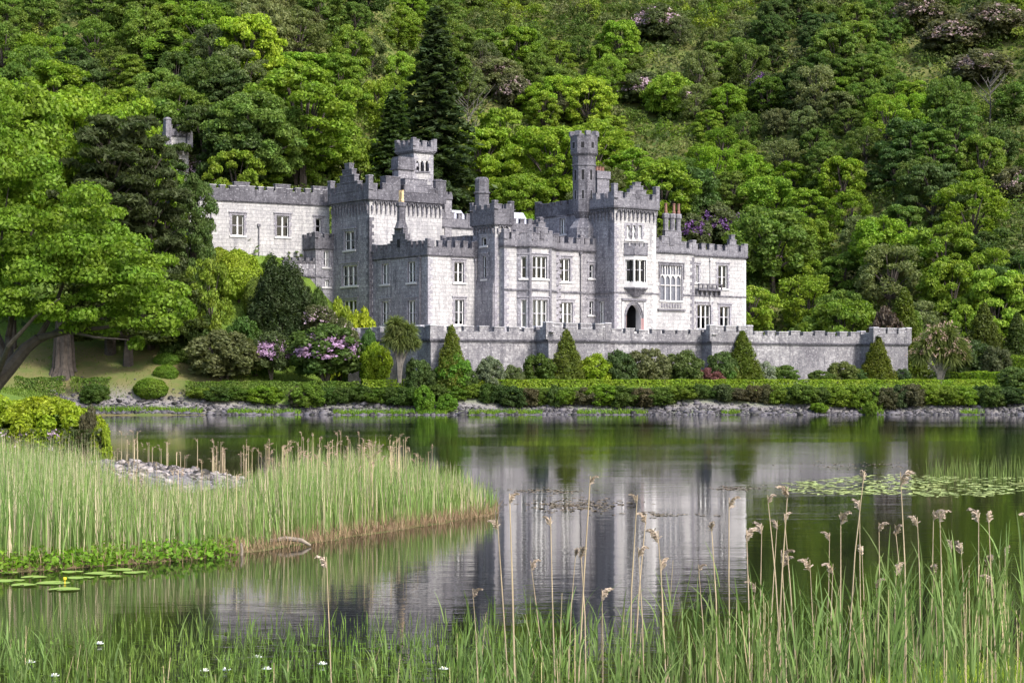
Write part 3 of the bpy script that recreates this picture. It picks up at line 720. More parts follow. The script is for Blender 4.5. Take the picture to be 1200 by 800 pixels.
cornice(cen, cp, zc3, .3, .22); battlement(cen, cp, zc3, zc3+.6, zc3+1.3, .62, .42, .15, .45, M['trim'], piers=.3)
cornice(cen, cp[:8], fb.zat(630, 338.5), .26, .16, M['trim'], closed=False, name='string_course')
mb = MB(OV); s = fb.sx(634)
gable(mb, fb, s, [(1.15, zc3+.5, zc3+1.3), (.85, zc3+1.4, zc3+1.95), (.5, zc3+2.05, zc3+2.5), (.24, zc3+2.6, zc3+2.95)], -.28, .17, M['trim'])
fb.fbox(mb, s-.3, s+.3, zc3+.7, zc3+1.6, .1, .26, M['dark']); mb.build('gable', cen)
pipe(cen, fm, fm.L-.2, CB, zc3-.6, 'dark')
for i, da, db_ in ((0, SD, BD), (4, SD, -Face(cp[3], cp[4]).d)): quoins(cen, cp[i], da, db_, CB, zc3-.4, M['band'])
mb = MB(OV)
for i in (2, 3):
    f = Face(cp[i-1], cp[i]); mb.prism(v3(cp[i], 0), .2, .2, CB, zc3-.35, 8, M['trim'])
mb.build('shaft', cen)

# --- small stair tower left of the bay
SWn = xy(580, 208.3); SEn = on(SWn, SD, 598.3); nw = rect_fp(SWn, SEn, 4.1); fn = Face(nw[0], nw[1]); fnw = Face(nw[3], nw[0]); zn = fn.zat(580, 261)
st = block('stair_tower', nw, CB, zn, ['ashlar', 'ashlar', 'ashlar', 'ashlar2'],
           {3: [(564.5, 278.5, 570, 288, 1, 'dark'), (565.5, 300, 569.8, 327, 1, 'curtain'), (562.5, 352, 567.5, 382, 1, 'half')]})
cornice(st, nw, zn, .3, .28, corb=1.0); zt_ = fn.zat(580, 239)
battlement(st, nw, zn, zt_-.55, zt_, .62, .42, .25, .45, M['dark'], piers=.3)
mb = MB(OV); c = v3(nw[3]+SD*.7-BD*.7, 0); zq = CAMZ+(HOR-207)/FPX*210.5; zr = CAMZ+(HOR-226)/FPX*210.5
mb.lathe(c, [(.86, zn), (.86, zr-.1), (1.0, zr), (1.0, zr+.12), (.84, zr+.2), (.84, zq-.25), (.6, zq)], 8, M['dark'], .39); mb.build('turret', st)
quoins(st, nw[0], SD, BD, CB, zn-1.5)
mb = MB(OV)   # battered base
zk = fnw.zat(570, 338)
f = fnw; mb.poly([f.p(0, CB, .35), f.p(f.L, CB, .35), f.p(f.L, zk, .30), f.p(0, zk, .30)], M['ashlar2']); mb.poly([f.p(0, zk, .30), f.p(f.L, zk, .30), f.p(f.L, zk+1.3, .03), f.p(0, zk+1.3, .03)], M['trim'])
mb.poly([f.p(f.L, CB, .35), f.p(f.L, CB, 0), f.p(f.L, zk+1.3, .03), f.p(f.L, zk, .30)], M['trim']); mb.build('buttress', st)

# --- low left block
SEl = on(nw[0], BD, 559.0); SWl = on(SEl, SD, 501.5); NWl = on(SWl, BD, 437.0); dl_ = (NWl-SWl).length
lb = [SWl, SEl, SEl+BD*dl_, NWl]; fl, flw = Face(lb[0], lb[1]), Face(lb[3], lb[0]); zl = fl.zat(501.5, 297)
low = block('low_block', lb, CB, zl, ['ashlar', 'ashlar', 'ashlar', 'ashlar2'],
            {0: [(532.3, 307, 543.5, 331, 2, 'half'), (533, 351, 543.8, 380.5, 2, 'curtain')],
             3: [(447.3, 309, 455.5, 333, 2, 'curtain'), (447, 353, 455.5, 381, 2, 'curtain'), (477.8, 306.5, 486.5, 331, 2, 'curtain'), (477.8, 352, 486.5, 381, 2, 'curtain')]})
cornice(low, lb, zl, .26, .2); battlement(low, lb, zl, zl+.75, zl+1.45, .62, .42, .12, .45, M['dark'], piers=.12)
quoins(low, lb[0], SD, BD, CB, zl-.4); pipe(low, fl, fl.L-.3, CB, zl-.6); pipe(low, flw, flw.L-1.4, CB, zl-.5)
mb = MB(OV); s = flw.sx(468.5); zt_ = flw.zat(468, 262)
gable(mb, flw, s, [(1.75, zl+.6, zl+1.7), (1.3, zl+1.8, zl+2.4), (.9, zl+2.5, zl+3.1)], -.5, .14, M['dark'])
flw.fbox(mb, s-.25, s+.25, zl+1.0, zl+1.9, .1, .2, M['room'])
c = flw.p(s, 0, -.2); zu = flw.zat(468, 237)
mb.lathe(c, [(.8, zl+3.1), (.62, zt_), (.62, zt_+.1), (.52, zt_+.2), (.5, zu-.6), (.62, zu-.45), (.62, zu-.1), (.5, zu)], 8, M['dark'], .39); mb.build('chimney', low)
for e in (-.22, .22):
    mb = MB(OV); c = flw.p(s+e, 0, -.2); mb.lathe(c, [(.19, zu-.05), (.2, zu+.25), (.15, zu+.35), (.16, zu+1.3), (.2, zu+1.35)], 10, M['buff']); mb.build('chimney_pot', low)

# --- great square tower on the left
SWg = on(NWl, SD, 433.0); SEg = on(SWg, SD, 518.0); NWg = on(SWg, BD, 388.5); dg = (NWg-SWg).length
gp = [SWg, SEg, SEg+BD*dg, NWg]; fg, fgw = Face(gp[0], gp[1]), Face(gp[3], gp[0]); zg = fg.zat(433, 231.5)
gt = block('great_tower', gp, CB-4, zg, ['ashlar', 'ashlar', 'ashlar', 'ashlar2'],
           {3: [(403.5, 271, 415.5, 293, 2, 'curtain'), (401, 311, 418.5, 335, 3, 'curtain'), (402, 352, 418, 375, 3, 'half')]})
cornice(gt, gp, zg, .35, .34, corb=1.7, sides=[0, 3]); zh = fg.zat(433, 216)
battlement(gt, gp, zg, zh-.6, zh+.1, .95, .55, .3, .55, M['dark'], piers=.85)
mb = MB(OV); s = fgw.sx(409.5); gable(mb, fgw, s, [(2.3, zh-.6, zh+.5), (1.6, zh+.6, zh+1.3), (1.05, zh+1.4, zh+2.0), (.5, zh+2.1, zh+2.7)], -.3, .335, M['dark']); mb.build('gable', gt)
mb = MB(OV)
gable(mb, fg, fg.sx(459), [(1.0, zh-.6, zh+1.0)], -.9, .326, M['dark'])
gable(mb, fg, fg.sx(486), [(1.55, zh-.6, zh+.9)], -.7, .33, M['ashlar2']); gable(mb, fg, fg.sx(497), [(.9, zh-.6, zh+.3)], -.5, .32, M['ashlar2']); gable(mb, fg, fg.sx(504), [(.5, zh-.6, zh-.1)], -.4, .328, M['dark'])
mb.build('stepped_parapet', gt)
mb = MB(OV); c = v3(fg.p(fg.L-.45, 0, -.2).xy, 0); zt_ = fg.zat(515, 210.5); mb.lathe(c, [(.62, zg), (.62, zt_-.3), (.7, zt_-.2), (.55, zt_)], 8, M['dark'], .39); mb.build('turret', gt)
quoins(gt, gp[0], SD, BD, CB-3, zg-2.2, M['dark'])
# belfry and chimney block above it
k0 = on(SWg+BD*4.5, SD, 485); k1 = on(k0, SD, 507.5); kd = (on(k0, BD, 467)-k0).length; kp = rect_fp(k0, k1, kd); fk, fkw = Face(kp[0], kp[1]), Face(kp[3], kp[0]); zk = fk.zat(485, 176)
mb = MB(OV); ops = []
for i in range(3):
    ops.append(fk.rect(487.2+5.7*i, 188.5, 491.4+5.7*i, 201))
wall_face(mb, fk, zg, zk, ops, M['ashlar'], .5)
for i in (1, 2, 3): wall_face(mb, Face(kp[i], kp[(i+1) % 4]), zg, zk, [], M['ashlar2' if i == 3 else 'ashlar'])
mb.poly([v3(p, zk) for p in kp], M['slate']); bel = mb.build('belfry', castle)
for a, b, c, d in ops:
    mb = MB(OV); spandrel(mb, fk, a, b, d-.5, d, -.4, -.04, M['mullion']); mb.poly([fk.p(a, c, -.5), fk.p(b, c, -.5), fk.p(b, d, -.5), fk.p(a, d, -.5)], M['room'])
    fk.fbox(mb, a-.12, b+.12, c-.16, c, -.05, .1, M['trim']); mb.build('arched_opening', bel)
cornice(bel, kp, zk, .3, .25); zt_ = fk.zat(485, 164); battlement(bel, kp, zk, zt_-.75, zt_-.05, .55, .42, .3, .4, M['trim'], piers=.2)
quoins(bel, kp[0], SD, BD, zg, zk-.3); quoins(bel, kp[1], -SD, BD, zg, zk-.3)
mb = MB(OV); q0 = on(SWg+BD*2.0, SD, 467); q1 = on(q0, SD, 485); qp = rect_fp(q0, q1, 1.2); zq = Face(q0, q1).zat(475, 184); 
mb.box(v3(q0, zg), v3(q1-q0, 0), v3(BD*1.3, 0), (0, 0, zq-zg-1.3), M['ashlar2']); f = Face(q0, q1)
f.fbox(mb, -.12, f.L+.12, zq-1.29, zq-.2, -1.4, .12, M['dark']); f.fbox(mb, -.25, f.L+.25, zq-1.5, zq-1.291, -1.5, .2, M['dark']); f.fbox(mb, 0, f.L, zq-.2, zq, -1.3, 0, M['dark'])
mb.build('chimney', castle)

# --- small annexe, its shade put into the stone colour, on the west side of the great tower
d1 = on(gp[0], BD, 390.5)+SD*.3; d0 = on(d1, SD, 370.0); dp_ = rect_fp(d0, d1, 4); fd = Face(d0, d1); zd = fd.zat(380, 290)
an = block('annexe', dp_, CB-4, zd, ['ashlar2', 'ashlar2', 'ashlar2', 'ashlar2'], {0: [(379.2, 294, 385.8, 313, 2, 'curtain'), (379.5, 328, 385.5, 336, 2, 'curtain')]})
cornice(an, dp_, zd, .28, .2); battlement(an, dp_, zd, zd+1.1, zd+1.6, .6, .4, .2, .4, M['dark'], piers=.1)
# --- long rear wing on the far left
w0 = xy(222, 215.6); w1_ = xy(386, 224.3); wd = (w1_-w0).normalized(); wb = Vector((-wd.y, wd.x)); wp = [w0, w1_, w1_+wb*9, w0+wb*9]; fw = Face(w0, w1_); zw = fw.zat(384, 239.5)
wing = block('long_wing', wp, 10, zw, ['ashlar'], {0: [(271.8, 252, 285.8, 276, 2, 'dark'), (324.3, 253, 338.5, 277.5, 2, 'dark'), (370, 256, 376.3, 274, 1, 'dark')]})
cornice(wing, wp, zw, .28, .2); battlement(wing, wp, zw, zw+1.2, zw+1.62, .75, .42, .12, .5, M['dark'], piers=.2, cap=M['coping'])
for px in (283, 331, 375):
    mb = MB(OV); s = fw.sx(px); gable(mb, fw, s, [(.95, zw+1.1, zw+2.0)], -.42, .135, M['dark']); mb.build('merlon', wing)
pipe(wing, fw, fw.sx(303), zw-7.8, zw-3.0); pipe(wing, fw, fw.sx(247), zw-7, zw-.5)
mb = MB(OV); t0, t1 = fw.p(fw.sx(322), 0, 2.5).xy, fw.p(fw.sx(371), 0, 2.5).xy; f = Face(t0, t1); zt_ = f.zat(345, 305); zb = f.zat(345, 324)
wall_face(mb, f, zb-5, zt_, [], M['ashlar2']); f.fbox(mb, 0, f.L, zb, zb+.2, -.05, .2, M['dark']); mb.box(f.p(0, zt_-.4), v3(f.d*f.L, 0), v3(-f.n*2.4, 0), (0, 0, .4), M['dark'])
for i in range(6): f.fbox(mb, f.L*(i+.25)/6, f.L*(i+.75)/6, zt_, zt_+.35, -.4, .02, M['dark']); f.fbox(mb, f.L*(i+.3)/6, f.L*(i+.55)/6, zt_-.9, zt_-.4, -.05, .05, M['coping'])
mb.build('terrace_wall', wing)
# --- ranges behind: roofs, walls and chimneys that show between the towers
q0 = on(SEg+BD*3, SD, 516); q1 = on(q0, SD, 562); qp = rect_fp(q0, q1, 7); f = Face(q0, q1); zq = f.zat(540, 266)
back = block('rear_range', qp, CB, zq, ['ashlar']); cornice(back, qp, zq, .25, .18); battlement(back, qp, zq, zq+.9, zq+1.6, .62, .45, .12, .45, M['trim'])
mb = MB(OV); zr = f.zat(540, 243)
mb.poly([f.p(.5, zq, -.8), f.p(f.L-.3, zq, -.8), f.p(f.L-.3, zr, -3.5), f.p(.5, zr, -3.5)], M['slate']); mb.poly([f.p(f.L-.3, zq, -6.5), f.p(.5, zq, -6.5), f.p(.5, zr, -3.5), f.p(f.L-.3, zr, -3.5)], M['slate'])
mb.build('roof', back)
mb = MB(OV); s = f.sx(525); zt_ = f.zat(525, 227); f.fbox(mb, s-.55, s+.5, CB, zt_-.7, -1, .1, M['ashlar2']); f.fbox(mb, s-.6, s+.55, zt_-.69, zt_-.1, -1.1, .2, M['dark'])
for e in (-.5, .1): f.fbox(mb, s+e, s+e+.35, zt_-.1, zt_+.2, -1, .18, M['dark'])
mb.build('chimney', back)
# block with the shade-toned west wall joining the tall turret
UC = xy(684.5, 219.3)
b0 = on(UC-SD*.4, BD, 629); b1 = UC-SD*.4; bp_ = [b0, b1, b1+SD*6, b0+SD*6]; f = Face(b0, b1); zb = f.zat(660, 250.5)
bk = block('upper_range', bp_, CB, zb, ['ashlar2'], {0: [(655.6, 256, 662.6, 274.5, 2, 'curtain')]})
cornice(bk, bp_, zb, .28, .2, M['dark']); zt_ = f.zat(660, 236.5); battlement(bk, bp_, zb, zt_-.45, zt_, .8, .45, .12, .5, M['dark'], piers=.25)
m0 = on(cp[1]+BD*4.5, SD, 598); m1 = on(m0, SD, 634); mp_ = rect_fp(m0, m1, 6); f = Face(m0, m1); zq = f.zat(612, 272)
mdl = block('middle_range', mp_, CB, zq, ['ashlar2']); cornice(mdl, mp_, zq, .22, .15); battlement(mdl, mp_, zq, zq+.9, zq+1.5, .6, .42, .12, .45, M['dark'])
mb = MB(OV); zr = f.zat(612, 246); mb.poly([f.p(.3, zq, -.8), f.p(f.L-.3, zq, -.8), f.p(f.L-.3, zr, -3), f.p(.3, zr, -3)], M['slate']); mb.poly([f.p(f.L-.3, zq, -5.6), f.p(.3, zq, -5.6), f.p(.3, zr, -3), f.p(f.L-.3, zr, -3)], M['slate']); mb.build('roof', mdl)
# tall octagonal turret
zU = lambda y: CAMZ+(HOR-y)/FPX*UC.y
mb = MB(OV); c = v3(UC, 0); ra = TH+math.pi/8
mb.lathe(c, [(1.15, CB), (1.2, zU(290)), (.5, zU(268)), (1.30, zU(250)), (1.36, zU(249)), (1.40, zU(196)), (1.5, zU(195)), (1.5, zU(193.5)), (1.42, zU(193)), (1.42, zU(184)), (1.66, zU(181)), (1.68, zU(160))], 8, M['dark'], ra)
mb.lathe(c, [(1.75, CB), (1.75, zU(268)), (.6, zU(250))], 8, M['ashlar2'], ra)
tur = mb.build('octagonal_turret', castle)
mb = MB(OV)
for i in range(8):                             # merlons on the corners, slits in the shaft
    a0 = ra+i*math.pi/4; pc = UC+Vector((math.cos(a0), math.sin(a0)))*1.45
    mb.prism(v3(pc, 0), .42, .42, zU(160)-.02, zU(157.5)+.25, 4, M['trim'], a0+math.pi/4)
mb.build('parapet', tur)
for i in range(8):
    an_ = ra+math.pi/8+i*math.pi/4; dv = Vector((math.cos(an_), math.sin(an_))); tv = Vector((-dv.y, dv.x)); ap = 1.40*math.cos(math.pi/8)
    for (ya, yb, wd_) in ((212, 200, .17), (234, 224, .12), (175, 168, .2)):
        rr = ap if ya > 190 else 1.68*math.cos(math.pi/8); o = UC+dv*(rr-.02)-tv*wd_
        mb = MB(OV)
        mb.poly([v3(o+dv*.035, zU(ya)), v3(o+tv*2*wd_+dv*.035, zU(ya)), v3(o+tv*2*wd_+dv*.035, zU(yb)), v3(o+dv*.035, zU(yb))], M['room'])
        mb.box(v3(o-tv*.09+dv*.03, zU(ya)-.1), v3(tv*(2*wd_+.18), 0), v3(-dv*.05, 0), (0, 0, zU(yb)-zU(ya)+.2), M['trim'])
        mb.build('slit_window', tur)
mb = MB(OV); q0 = xy(700, 221); q1 = on(q0, SD, 714); f = Face(q0, q1); zt_ = f.zat(706, 200.5); f.fbox(mb, 0, f.L, zc, zt_-.9, -1.2, 0, M['trim']); f.fbox(mb, -.12, f.L+.12, zt_-.89, zt_, -1.3, .12, M['trim'])
mb.build('chimney', castle)
for i in range(3):
    mb = MB(OV); c = f.p(.3+i*.45, 0, -.5); mb.lathe(c, [(.2, zt_), (.2, zt_+.4), (.26, zt_+.55)], 8, M['pot']); mb.build('chimney_pot', castle)

# ------------------------------------------------------------------ terrace wall
TW = R(27.7); TD = Vector((math.cos(TW), math.sin(TW))); TN = Vector((math.sin(TW), -math.cos(TW)))
T0 = xy(545, 195)
def tl(px, fwd=0): return on(T0+TN*fwd, TD, px)
chain = [xy(408, 203), tl(490.5, -3)]
e = chain[-1]+TN*3; chain += [e]
def bastion(pa, pb, fw_):
    a = tl(pa); b = tl(pb, fw_); return [a, a+TN*fw_, b, b-TN*fw_]
chain += bastion(629, 712, 2.6)+bastion(823, 878, 1.9)+bastion(1009, 1064, 2.6)+[tl(1135)]
end_ = chain[-1]-TN*22; chain += [end_]
WO = Vector((T0.x, T0.y, 2.8)); rw = empty('terrace_wall', WO)
tag(rw, 'long battlemented rubble stone terrace wall with square bastions in front of the castle', 'wall')
ZS, ZC, ZM = 7.75, 8.5, 8.98
mb = MB(WO)
for a, b in zip(chain, chain[1:]): wall_face(mb, Face(a, b), 1.0, ZS, [], M['rubble'])
mb.build('masonry', rw)
cornice(rw, chain, ZS, .3, .2, M['dark'], closed=False, org=WO, name='string_course')
battlement(rw, chain, ZS, ZC, ZM, 1.25, .5, .08, .6, M['rubble'], closed=False, piers=.12, cap=M['coping'], org=WO)
for i, (ia) in enumerate((3, 7, 11)):
    mb = MB(WO); P = [chain[ia], chain[ia+1], chain[ia+2], chain[ia+3]]
    ring(mb, P, -.55, .1, ZC+.02, ZC+.32, M['rubble'], False); f = Face(P[1], P[2]); k = max(2, round(f.L/1.9)); sp = f.L/k
    for j in range(k): f.fbox(mb, sp*(j+.5)-.65, sp*(j+.5)+.65, ZC+.3, ZM+.42, -.54, .09, M['rubble']); f.fbox(mb, sp*(j+.5)-.7, sp*(j+.5)+.7, ZM+.421, ZM+.53, -.6, .14, M['coping'])
    for q in (P[1], P[2]): mb.prism(v3(q-TN*.2, 0), .55, .55, ZS+.02, ZM+.5, 4, M['rubble'], TW+.785); mb.prism(v3(q-TN*.2, 0), .62, .5, ZM+.5, ZM+.62, 4, M['coping'], TW+.785)
    mb.build('bastion', rw)
mb = MB()
mb.poly([v3(p, CB-.02) for p in chain]+[v3(chain[-1]-TD*25-TN*8, CB-.02), v3(xy(395, 230), CB-.02)], plain('gravel_terrace', (.3, .28, .26), .95))
tag(mb.build('terrace'), kind='structure')

# --- chapel-like tower half hidden by the trees at the left
c0 = xy(196, 230); c1 = c0+SD*2.9; cpz = rect_fp(c0, c1, 3.2); gzz = gz(c0.x, c0.y)
OVs = OV; OV = Vector((c0.x, c0.y, gzz-3)); ct = empty('church_tower', OV); tag(ct, 'slim pale stone tower with corner pinnacles half hidden among the trees left of the castle', 'tower')
zt_ = CAMZ+(HOR-158)/FPX*231
tb = block('tower', cpz, gzz-3, zt_, ['ashlar'], {}, parent=ct); cornice(ct, cpz, zt_, .3, .2); battlement(ct, cpz, zt_, zt_+.6, zt_+1.1, .5, .4, .15, .4, M['trim'], piers=0)
for p in cpz:
    mb = MB(OV); mb.prism(v3(p, 0), .55, .5, zt_-1.5, zt_+1.7, 4, M['trim'], TH+.785); mb.prism(v3(p, 0), .6, .3, zt_+1.7, zt_+2.0, 4, M['trim'], TH+.785); mb.build('pinnacle', ct)
OV = OVs
#VEG
# ------------------------------------------------------------------ vegetation helpers
def rocks_mesh(name, P, sz, mat, color, parent=None):
    t = (1+5**.5)/2
    iv = np.array([(-1, t, 0), (1, t, 0), (-1, -t, 0), (1, -t, 0), (0, -1, t), (0, 1, t), (0, -1, -t), (0, 1, -t), (t, 0, -1), (t, 0, 1), (-t, 0, -1), (-t, 0, 1)])/1.9
    fc = np.array([(0, 11, 5), (0, 5, 1), (0, 1, 7), (0, 7, 10), (0, 10, 11), (1, 5, 9), (5, 11, 4), (11, 10, 2), (10, 7, 6), (7, 1, 8), (3, 9, 4), (3, 4, 2), (3, 2, 6), (3, 6, 8), (3, 8, 9), (4, 9, 5), (2, 4, 11), (6, 2, 10), (8, 6, 7), (9, 8, 1)])
    k = len(P); v = iv[None]*NP.uniform(.7, 1.25, (k, 12, 1))*(NP.uniform(.55, 1.3, (k, 1, 3))*np.array([1.2, .9, .65]))*np.asarray(sz)[:, None, None]
    a = NP.uniform(0, 6.28, k); ca, sa = np.cos(a)[:, None], np.sin(a)[:, None]
    v = np.stack([v[..., 0]*ca-v[..., 1]*sa, v[..., 0]*sa+v[..., 1]*ca, v[..., 2]], -1)+P[:, None, :]
    f = (fc[None]+np.arange(k)[:, None, None]*12).reshape(-1, 3)
    me = bpy.data.meshes.new(name); me.vertices.add(12*k); me.vertices.foreach_set('co', v.reshape(-1).astype(np.float32))
    me.loops.add(f.size); me.loops.foreach_set('vertex_index', f.reshape(-1).astype(np.int32)); me.polygons.add(len(f)); me.polygons.foreach_set('loop_start', np.arange(0, f.size, 3, dtype=np.int32))
    me.materials.append(mat); me.update(calc_edges=True); o = link_mesh(name, me, parent); o.color = (*color, 1); return o
def strips_mesh(name, base, h, lean, bend, w, mat, color, parent=None, seg=4, taper=1.0, az=None, w_top=.12):
    """grass-like blades: base (N,3), height h, lean/bend fractions, each curving towards its own azimuth"""
    k = len(base); az = NP.uniform(0, 6.283, k) if az is None else az
    d = np.stack([np.cos(az), np.sin(az), 0*az], -1); yaw = az+np.pi/2+NP.normal(0, .5, k); sd_ = np.stack([np.cos(yaw), np.sin(yaw)*.5, 0*yaw], -1); sd_ = unit(sd_)
    t = np.linspace(0, 1, seg+1)
    out = []
    for i, q in enumerate(t):
        c = base+d*(h*(lean*q+bend*q*q))[:, None]; c = c.copy(); c[:, 2] += h*(q-.45*bend*q*q)
        wd = (w*(w_top+(1-w_top)*min(1, (1-q)*1.6)))[:, None] if i else (w*.7)[:, None]
        out.append(np.stack([c-sd_*wd*.5, c+sd_*wd*.5], 1))
    v = np.stack(out, 1); nv = 2*(seg+1); f = []
    for i in range(seg): f.append([2*i, 2*i+1, 2*i+3, 2*i+2])
    f = (np.array(f)[None]+np.arange(k)[:, None, None]*nv).reshape(-1, 4)
    me = bpy.data.meshes.new(name); me.vertices.add(nv*k); me.vertices.foreach_set('co', v.reshape(-1).astype(np.float32))
    me.loops.add(f.size); me.loops.foreach_set('vertex_index', f.reshape(-1).astype(np.int32)); me.polygons.add(len(f)); me.polygons.foreach_set('loop_start', np.arange(0, f.size, 4, dtype=np.int32))
    me.materials.append(mat); me.update(calc_edges=True); o = link_mesh(name, me, parent); o.color = (*color, 1); return o
ORD = "leftmost,second from left,third from left,fourth from left,fifth from left,sixth from left,seventh from left,eighth from left,ninth from left,tenth from left,eleventh from left,twelfth from left".split(',')
def label_all(items):
    """items: (object, picture column, singular phrase, plural phrase); look-alikes are told apart by their place in the row"""
    byp = {}
    for it in items: byp.setdefault(it[2], []).append(it)
    for k, L in byp.items():
        L.sort(key=lambda q: q[1])
        for i, it in enumerate(L):
            if len(L) == 1: it[0]['label'] = it[2]
            else: it[0]['label'] = (ORD[i] if i < len(L)-1 or len(L) > 99 else 'rightmost')+' of the '+it[3]
def vary(c, a=.14): 
    k = rnd.uniform(1-a, 1+a); return (c[0]*k*rnd.uniform(.9, 1.1), c[1]*k, c[2]*k*rnd.uniform(.8, 1.2))

# ------------------------------------------------------------------ wooded hillside
PK = (.36, .23, .37); PU_ = (.15, .075, .21); PL_C = (.45, .33, .40); HE_ = (.27, .20, .20)
GRID = ["MMMFMOMFMMMMMOODMMOP", "MDMDOFFFMOFFMOMDMMOO", "FYYMDFFMMYYYYFMOMFMO", "FYMDDFMFFYYYFFFMMDMM",
        "FMMDFFFFFFFOFFMFFMMM", "MMMMFFFFFFFFMMMFMMFY", "MMMMFFFFFFFFFFFFMFFY", "MMMMFFFFFFFFFFFMFMFF"]
CW = {'Y': ('yellow-green', YG), 'F': ('fresh green', FG), 'M': ('mid-green', MG), 'D': ('dark green', DG), 'O': ('grey-green', OG), 'P': ('grey-green', OG)}
SKY_ = [(0, 430), (140, 430), (225, 225), (384, 218), (400, 200), (520, 212), (530, 245), (560, 235), (610, 250), (668, 240), (700, 215), (770, 215), (774, 275), (873, 285), (876, 384), (1070, 388), (1090, 420), (1200, 420)]
def skyline(px): return float(np.interp(px, [a for a, b in SKY_], [b for a, b in SKY_]))
rnd.seed(5); NP = np.random.default_rng(5)
# open spots on the slope: rhododendron thickets and the tall spruces keep their neighbours away
RHODOS = [(838, 262, 46, 34, 'deep purple rhododendron behind the roofs of the hall wing', PU_), (812, 274, 40, 28, 'purple rhododendron low behind the red chimney pots', PU_), (862, 272, 40, 28, 'purple rhododendron above the right corner of the hall wing', PU_),
    (908, 306, 52, 24, 'pale lilac rhododendron right of the hall wing', PL_C), (240, 200, 44, 24, 'pale pink rhododendron above the left end of the long wing', PL_C), (325, 50, 44, 24, 'pinkish rhododendron high above the long wing', HE_),
    (575, 88, 54, 28, 'dusty pink rhododendron right of the tall spruce', HE_), (602, 108, 44, 26, 'dusty pink rhododendron below its neighbour right of the tall spruce', HE_), (655, 130, 44, 22, 'small faded rhododendron above the octagonal turret', HE_),
    (770, 30, 60, 28, 'lilac rhododendron near the top edge above the entrance tower', PL_C), (752, 106, 54, 26, 'dusty lilac rhododendron above the entrance tower', PL_C), (792, 120, 46, 22, 'faded lilac rhododendron above the hall wing', PL_C),
    (1075, 18, 64, 28, 'heathery pink scrub at the top right, nearest the middle', HE_), (1118, 42, 74, 30, 'widest heathery pink scrub at the top right', HE_), (1168, 26, 74, 30, 'heathery pink scrub in the top right corner', HE_), (1150, 80, 64, 26, 'heathery pink scrub below the top right corner', HE_),
    (1188, 215, 44, 28, 'dusty pink scrub at the right edge, midway up', HE_), (893, 105, 28, 18, 'small purple bush under the dark round tree', PU_)]
CLEAR = [(a_[0], a_[1]-6, a_[1]+a_[3]+46, a_[2]*.55) for a_ in RHODOS]+[(511, 95, 215, 42), (462, 150, 215, 26), (590, 165, 260, 60), (838, 255, 345, 46), (205, 150, 240, 22)]
pts = []; tries = 0; HB = {}
def img(x, y, z): return 600+FPX*x/y, HOR-FPX*(z-CAMZ)/y
while tries < 34000:
    tries += 1
    Y = rnd.uniform(206, 372); X = rnd.uniform(-.315, .315)*Y
    if Y < np.interp(X, [-60, -40, -22, -10, 36, 42, 60], [206, 214, 246, 246, 244, 226, 216]): continue
    hi = min(1, max(0, (Y-225)/125)); r = 4.1+1.6*(1-hi)
    if any((X-a)**2+(Y-b)**2 < (.84*r)**2 for a, b in HB.get((int(X//8), int(Y//8)), ())): continue
    z = gz(X, Y); px, py = img(X, Y, z+5)
    if py > skyline(px)+22 or py < -42 or not -70 < px < 1270: continue
    if px < 215 and py > 300: continue
    if any(abs(px-c_[0]) < c_[3] and c_[1] < py < c_[2] for c_ in CLEAR): continue
    if px > 950 and py < 110: r *= .85
    if any((X-a)**2+(Y-b)**2 < r*r for a, b, *_ in pts): continue
    pts.append((X, Y, z, px, py, hi))
    for e in (-1, 0, 1):
        for g_ in (-1, 0, 1): HB.setdefault((int(X//8)+e, int(Y//8)+g_), []).append((X, Y))
pts.sort(key=lambda q: (not (-8 < q[3] < 1208 and q[4] > -12), q[1]))
vis = [q for q in pts if -8 < q[3] < 1208 and q[4] > -22]
items = []; n_tree = 0; rest = []
COLN = [(235, 'left of castle'), (384, 'above long wing'), (530, 'above great tower'), (664, 'above central bay'), (722, 'above octagonal turret'), (878, 'above hall wing'), (1040, 'right of castle'), (9999, 'at far right')]
for X, Y, z, px, py, hi in pts:
    if n_tree >= 272: rest.append((X, Y, z)); continue
    n_tree += 1
    g = GRID[min(7, max(0, int(py//50)))][min(19, max(0, int(px//60)))]
    if rnd.random() < .30: g = rnd.choice('FMMODFY' if py > 60 else 'MMODFO')
    cn, col = CW[g]
    q = rnd.random()
    if g == 'D': kind = 'layer' if q < .4 else 'broad'
    elif g in 'OP': kind = 'airy' if q < .6 else 'broad'
    else: kind = 'broad' if q < .55 else ('layer' if q < .72 else 'airy')
    nv = {'broad': 6, 'airy': 4, 'layer': 4, 'pine': 2}[kind]
    wd = rnd.uniform(5.6, 10.4)*(1-.36*hi); ht = wd*rnd.uniform(.88, 1.2)*(1.08 if kind == 'pine' else 1)
    t = plant('tree' if kind != 'pine' else 'pine_tree', kind, rnd.randrange(nv), (X, Y, z-.9), wd, ht+.6, vary(col, .26))
    tag(t, None, 'tree', 'trees on the wooded hillside')
    kn = {'broad': 'rounded tree', 'airy': 'open-crowned tree', 'layer': 'layered tree', 'pine': 'pine'}[kind]
    row = 'high up' if py < 70 else ('midway up' if py < 165 else 'low')
    if py > 240: row = 'low down'
    c = next(b for a, b in COLN if px < a)
    items.append((t, px, '%s %s on hillside %s %s' % (cn, kn, row, c), '%ss %s, %s, %s' % (kn, cn, row, c)))
# keep the ordinals short: split crowded phrases by crown size
label_all([(a, b, c, c.replace(c.split(' on ')[0], c.split(' on ')[0]+'s', 1)) for a, b, c, d in items])
print('hill trees', len(pts), 'in view', len(vis), 'built', n_tree)

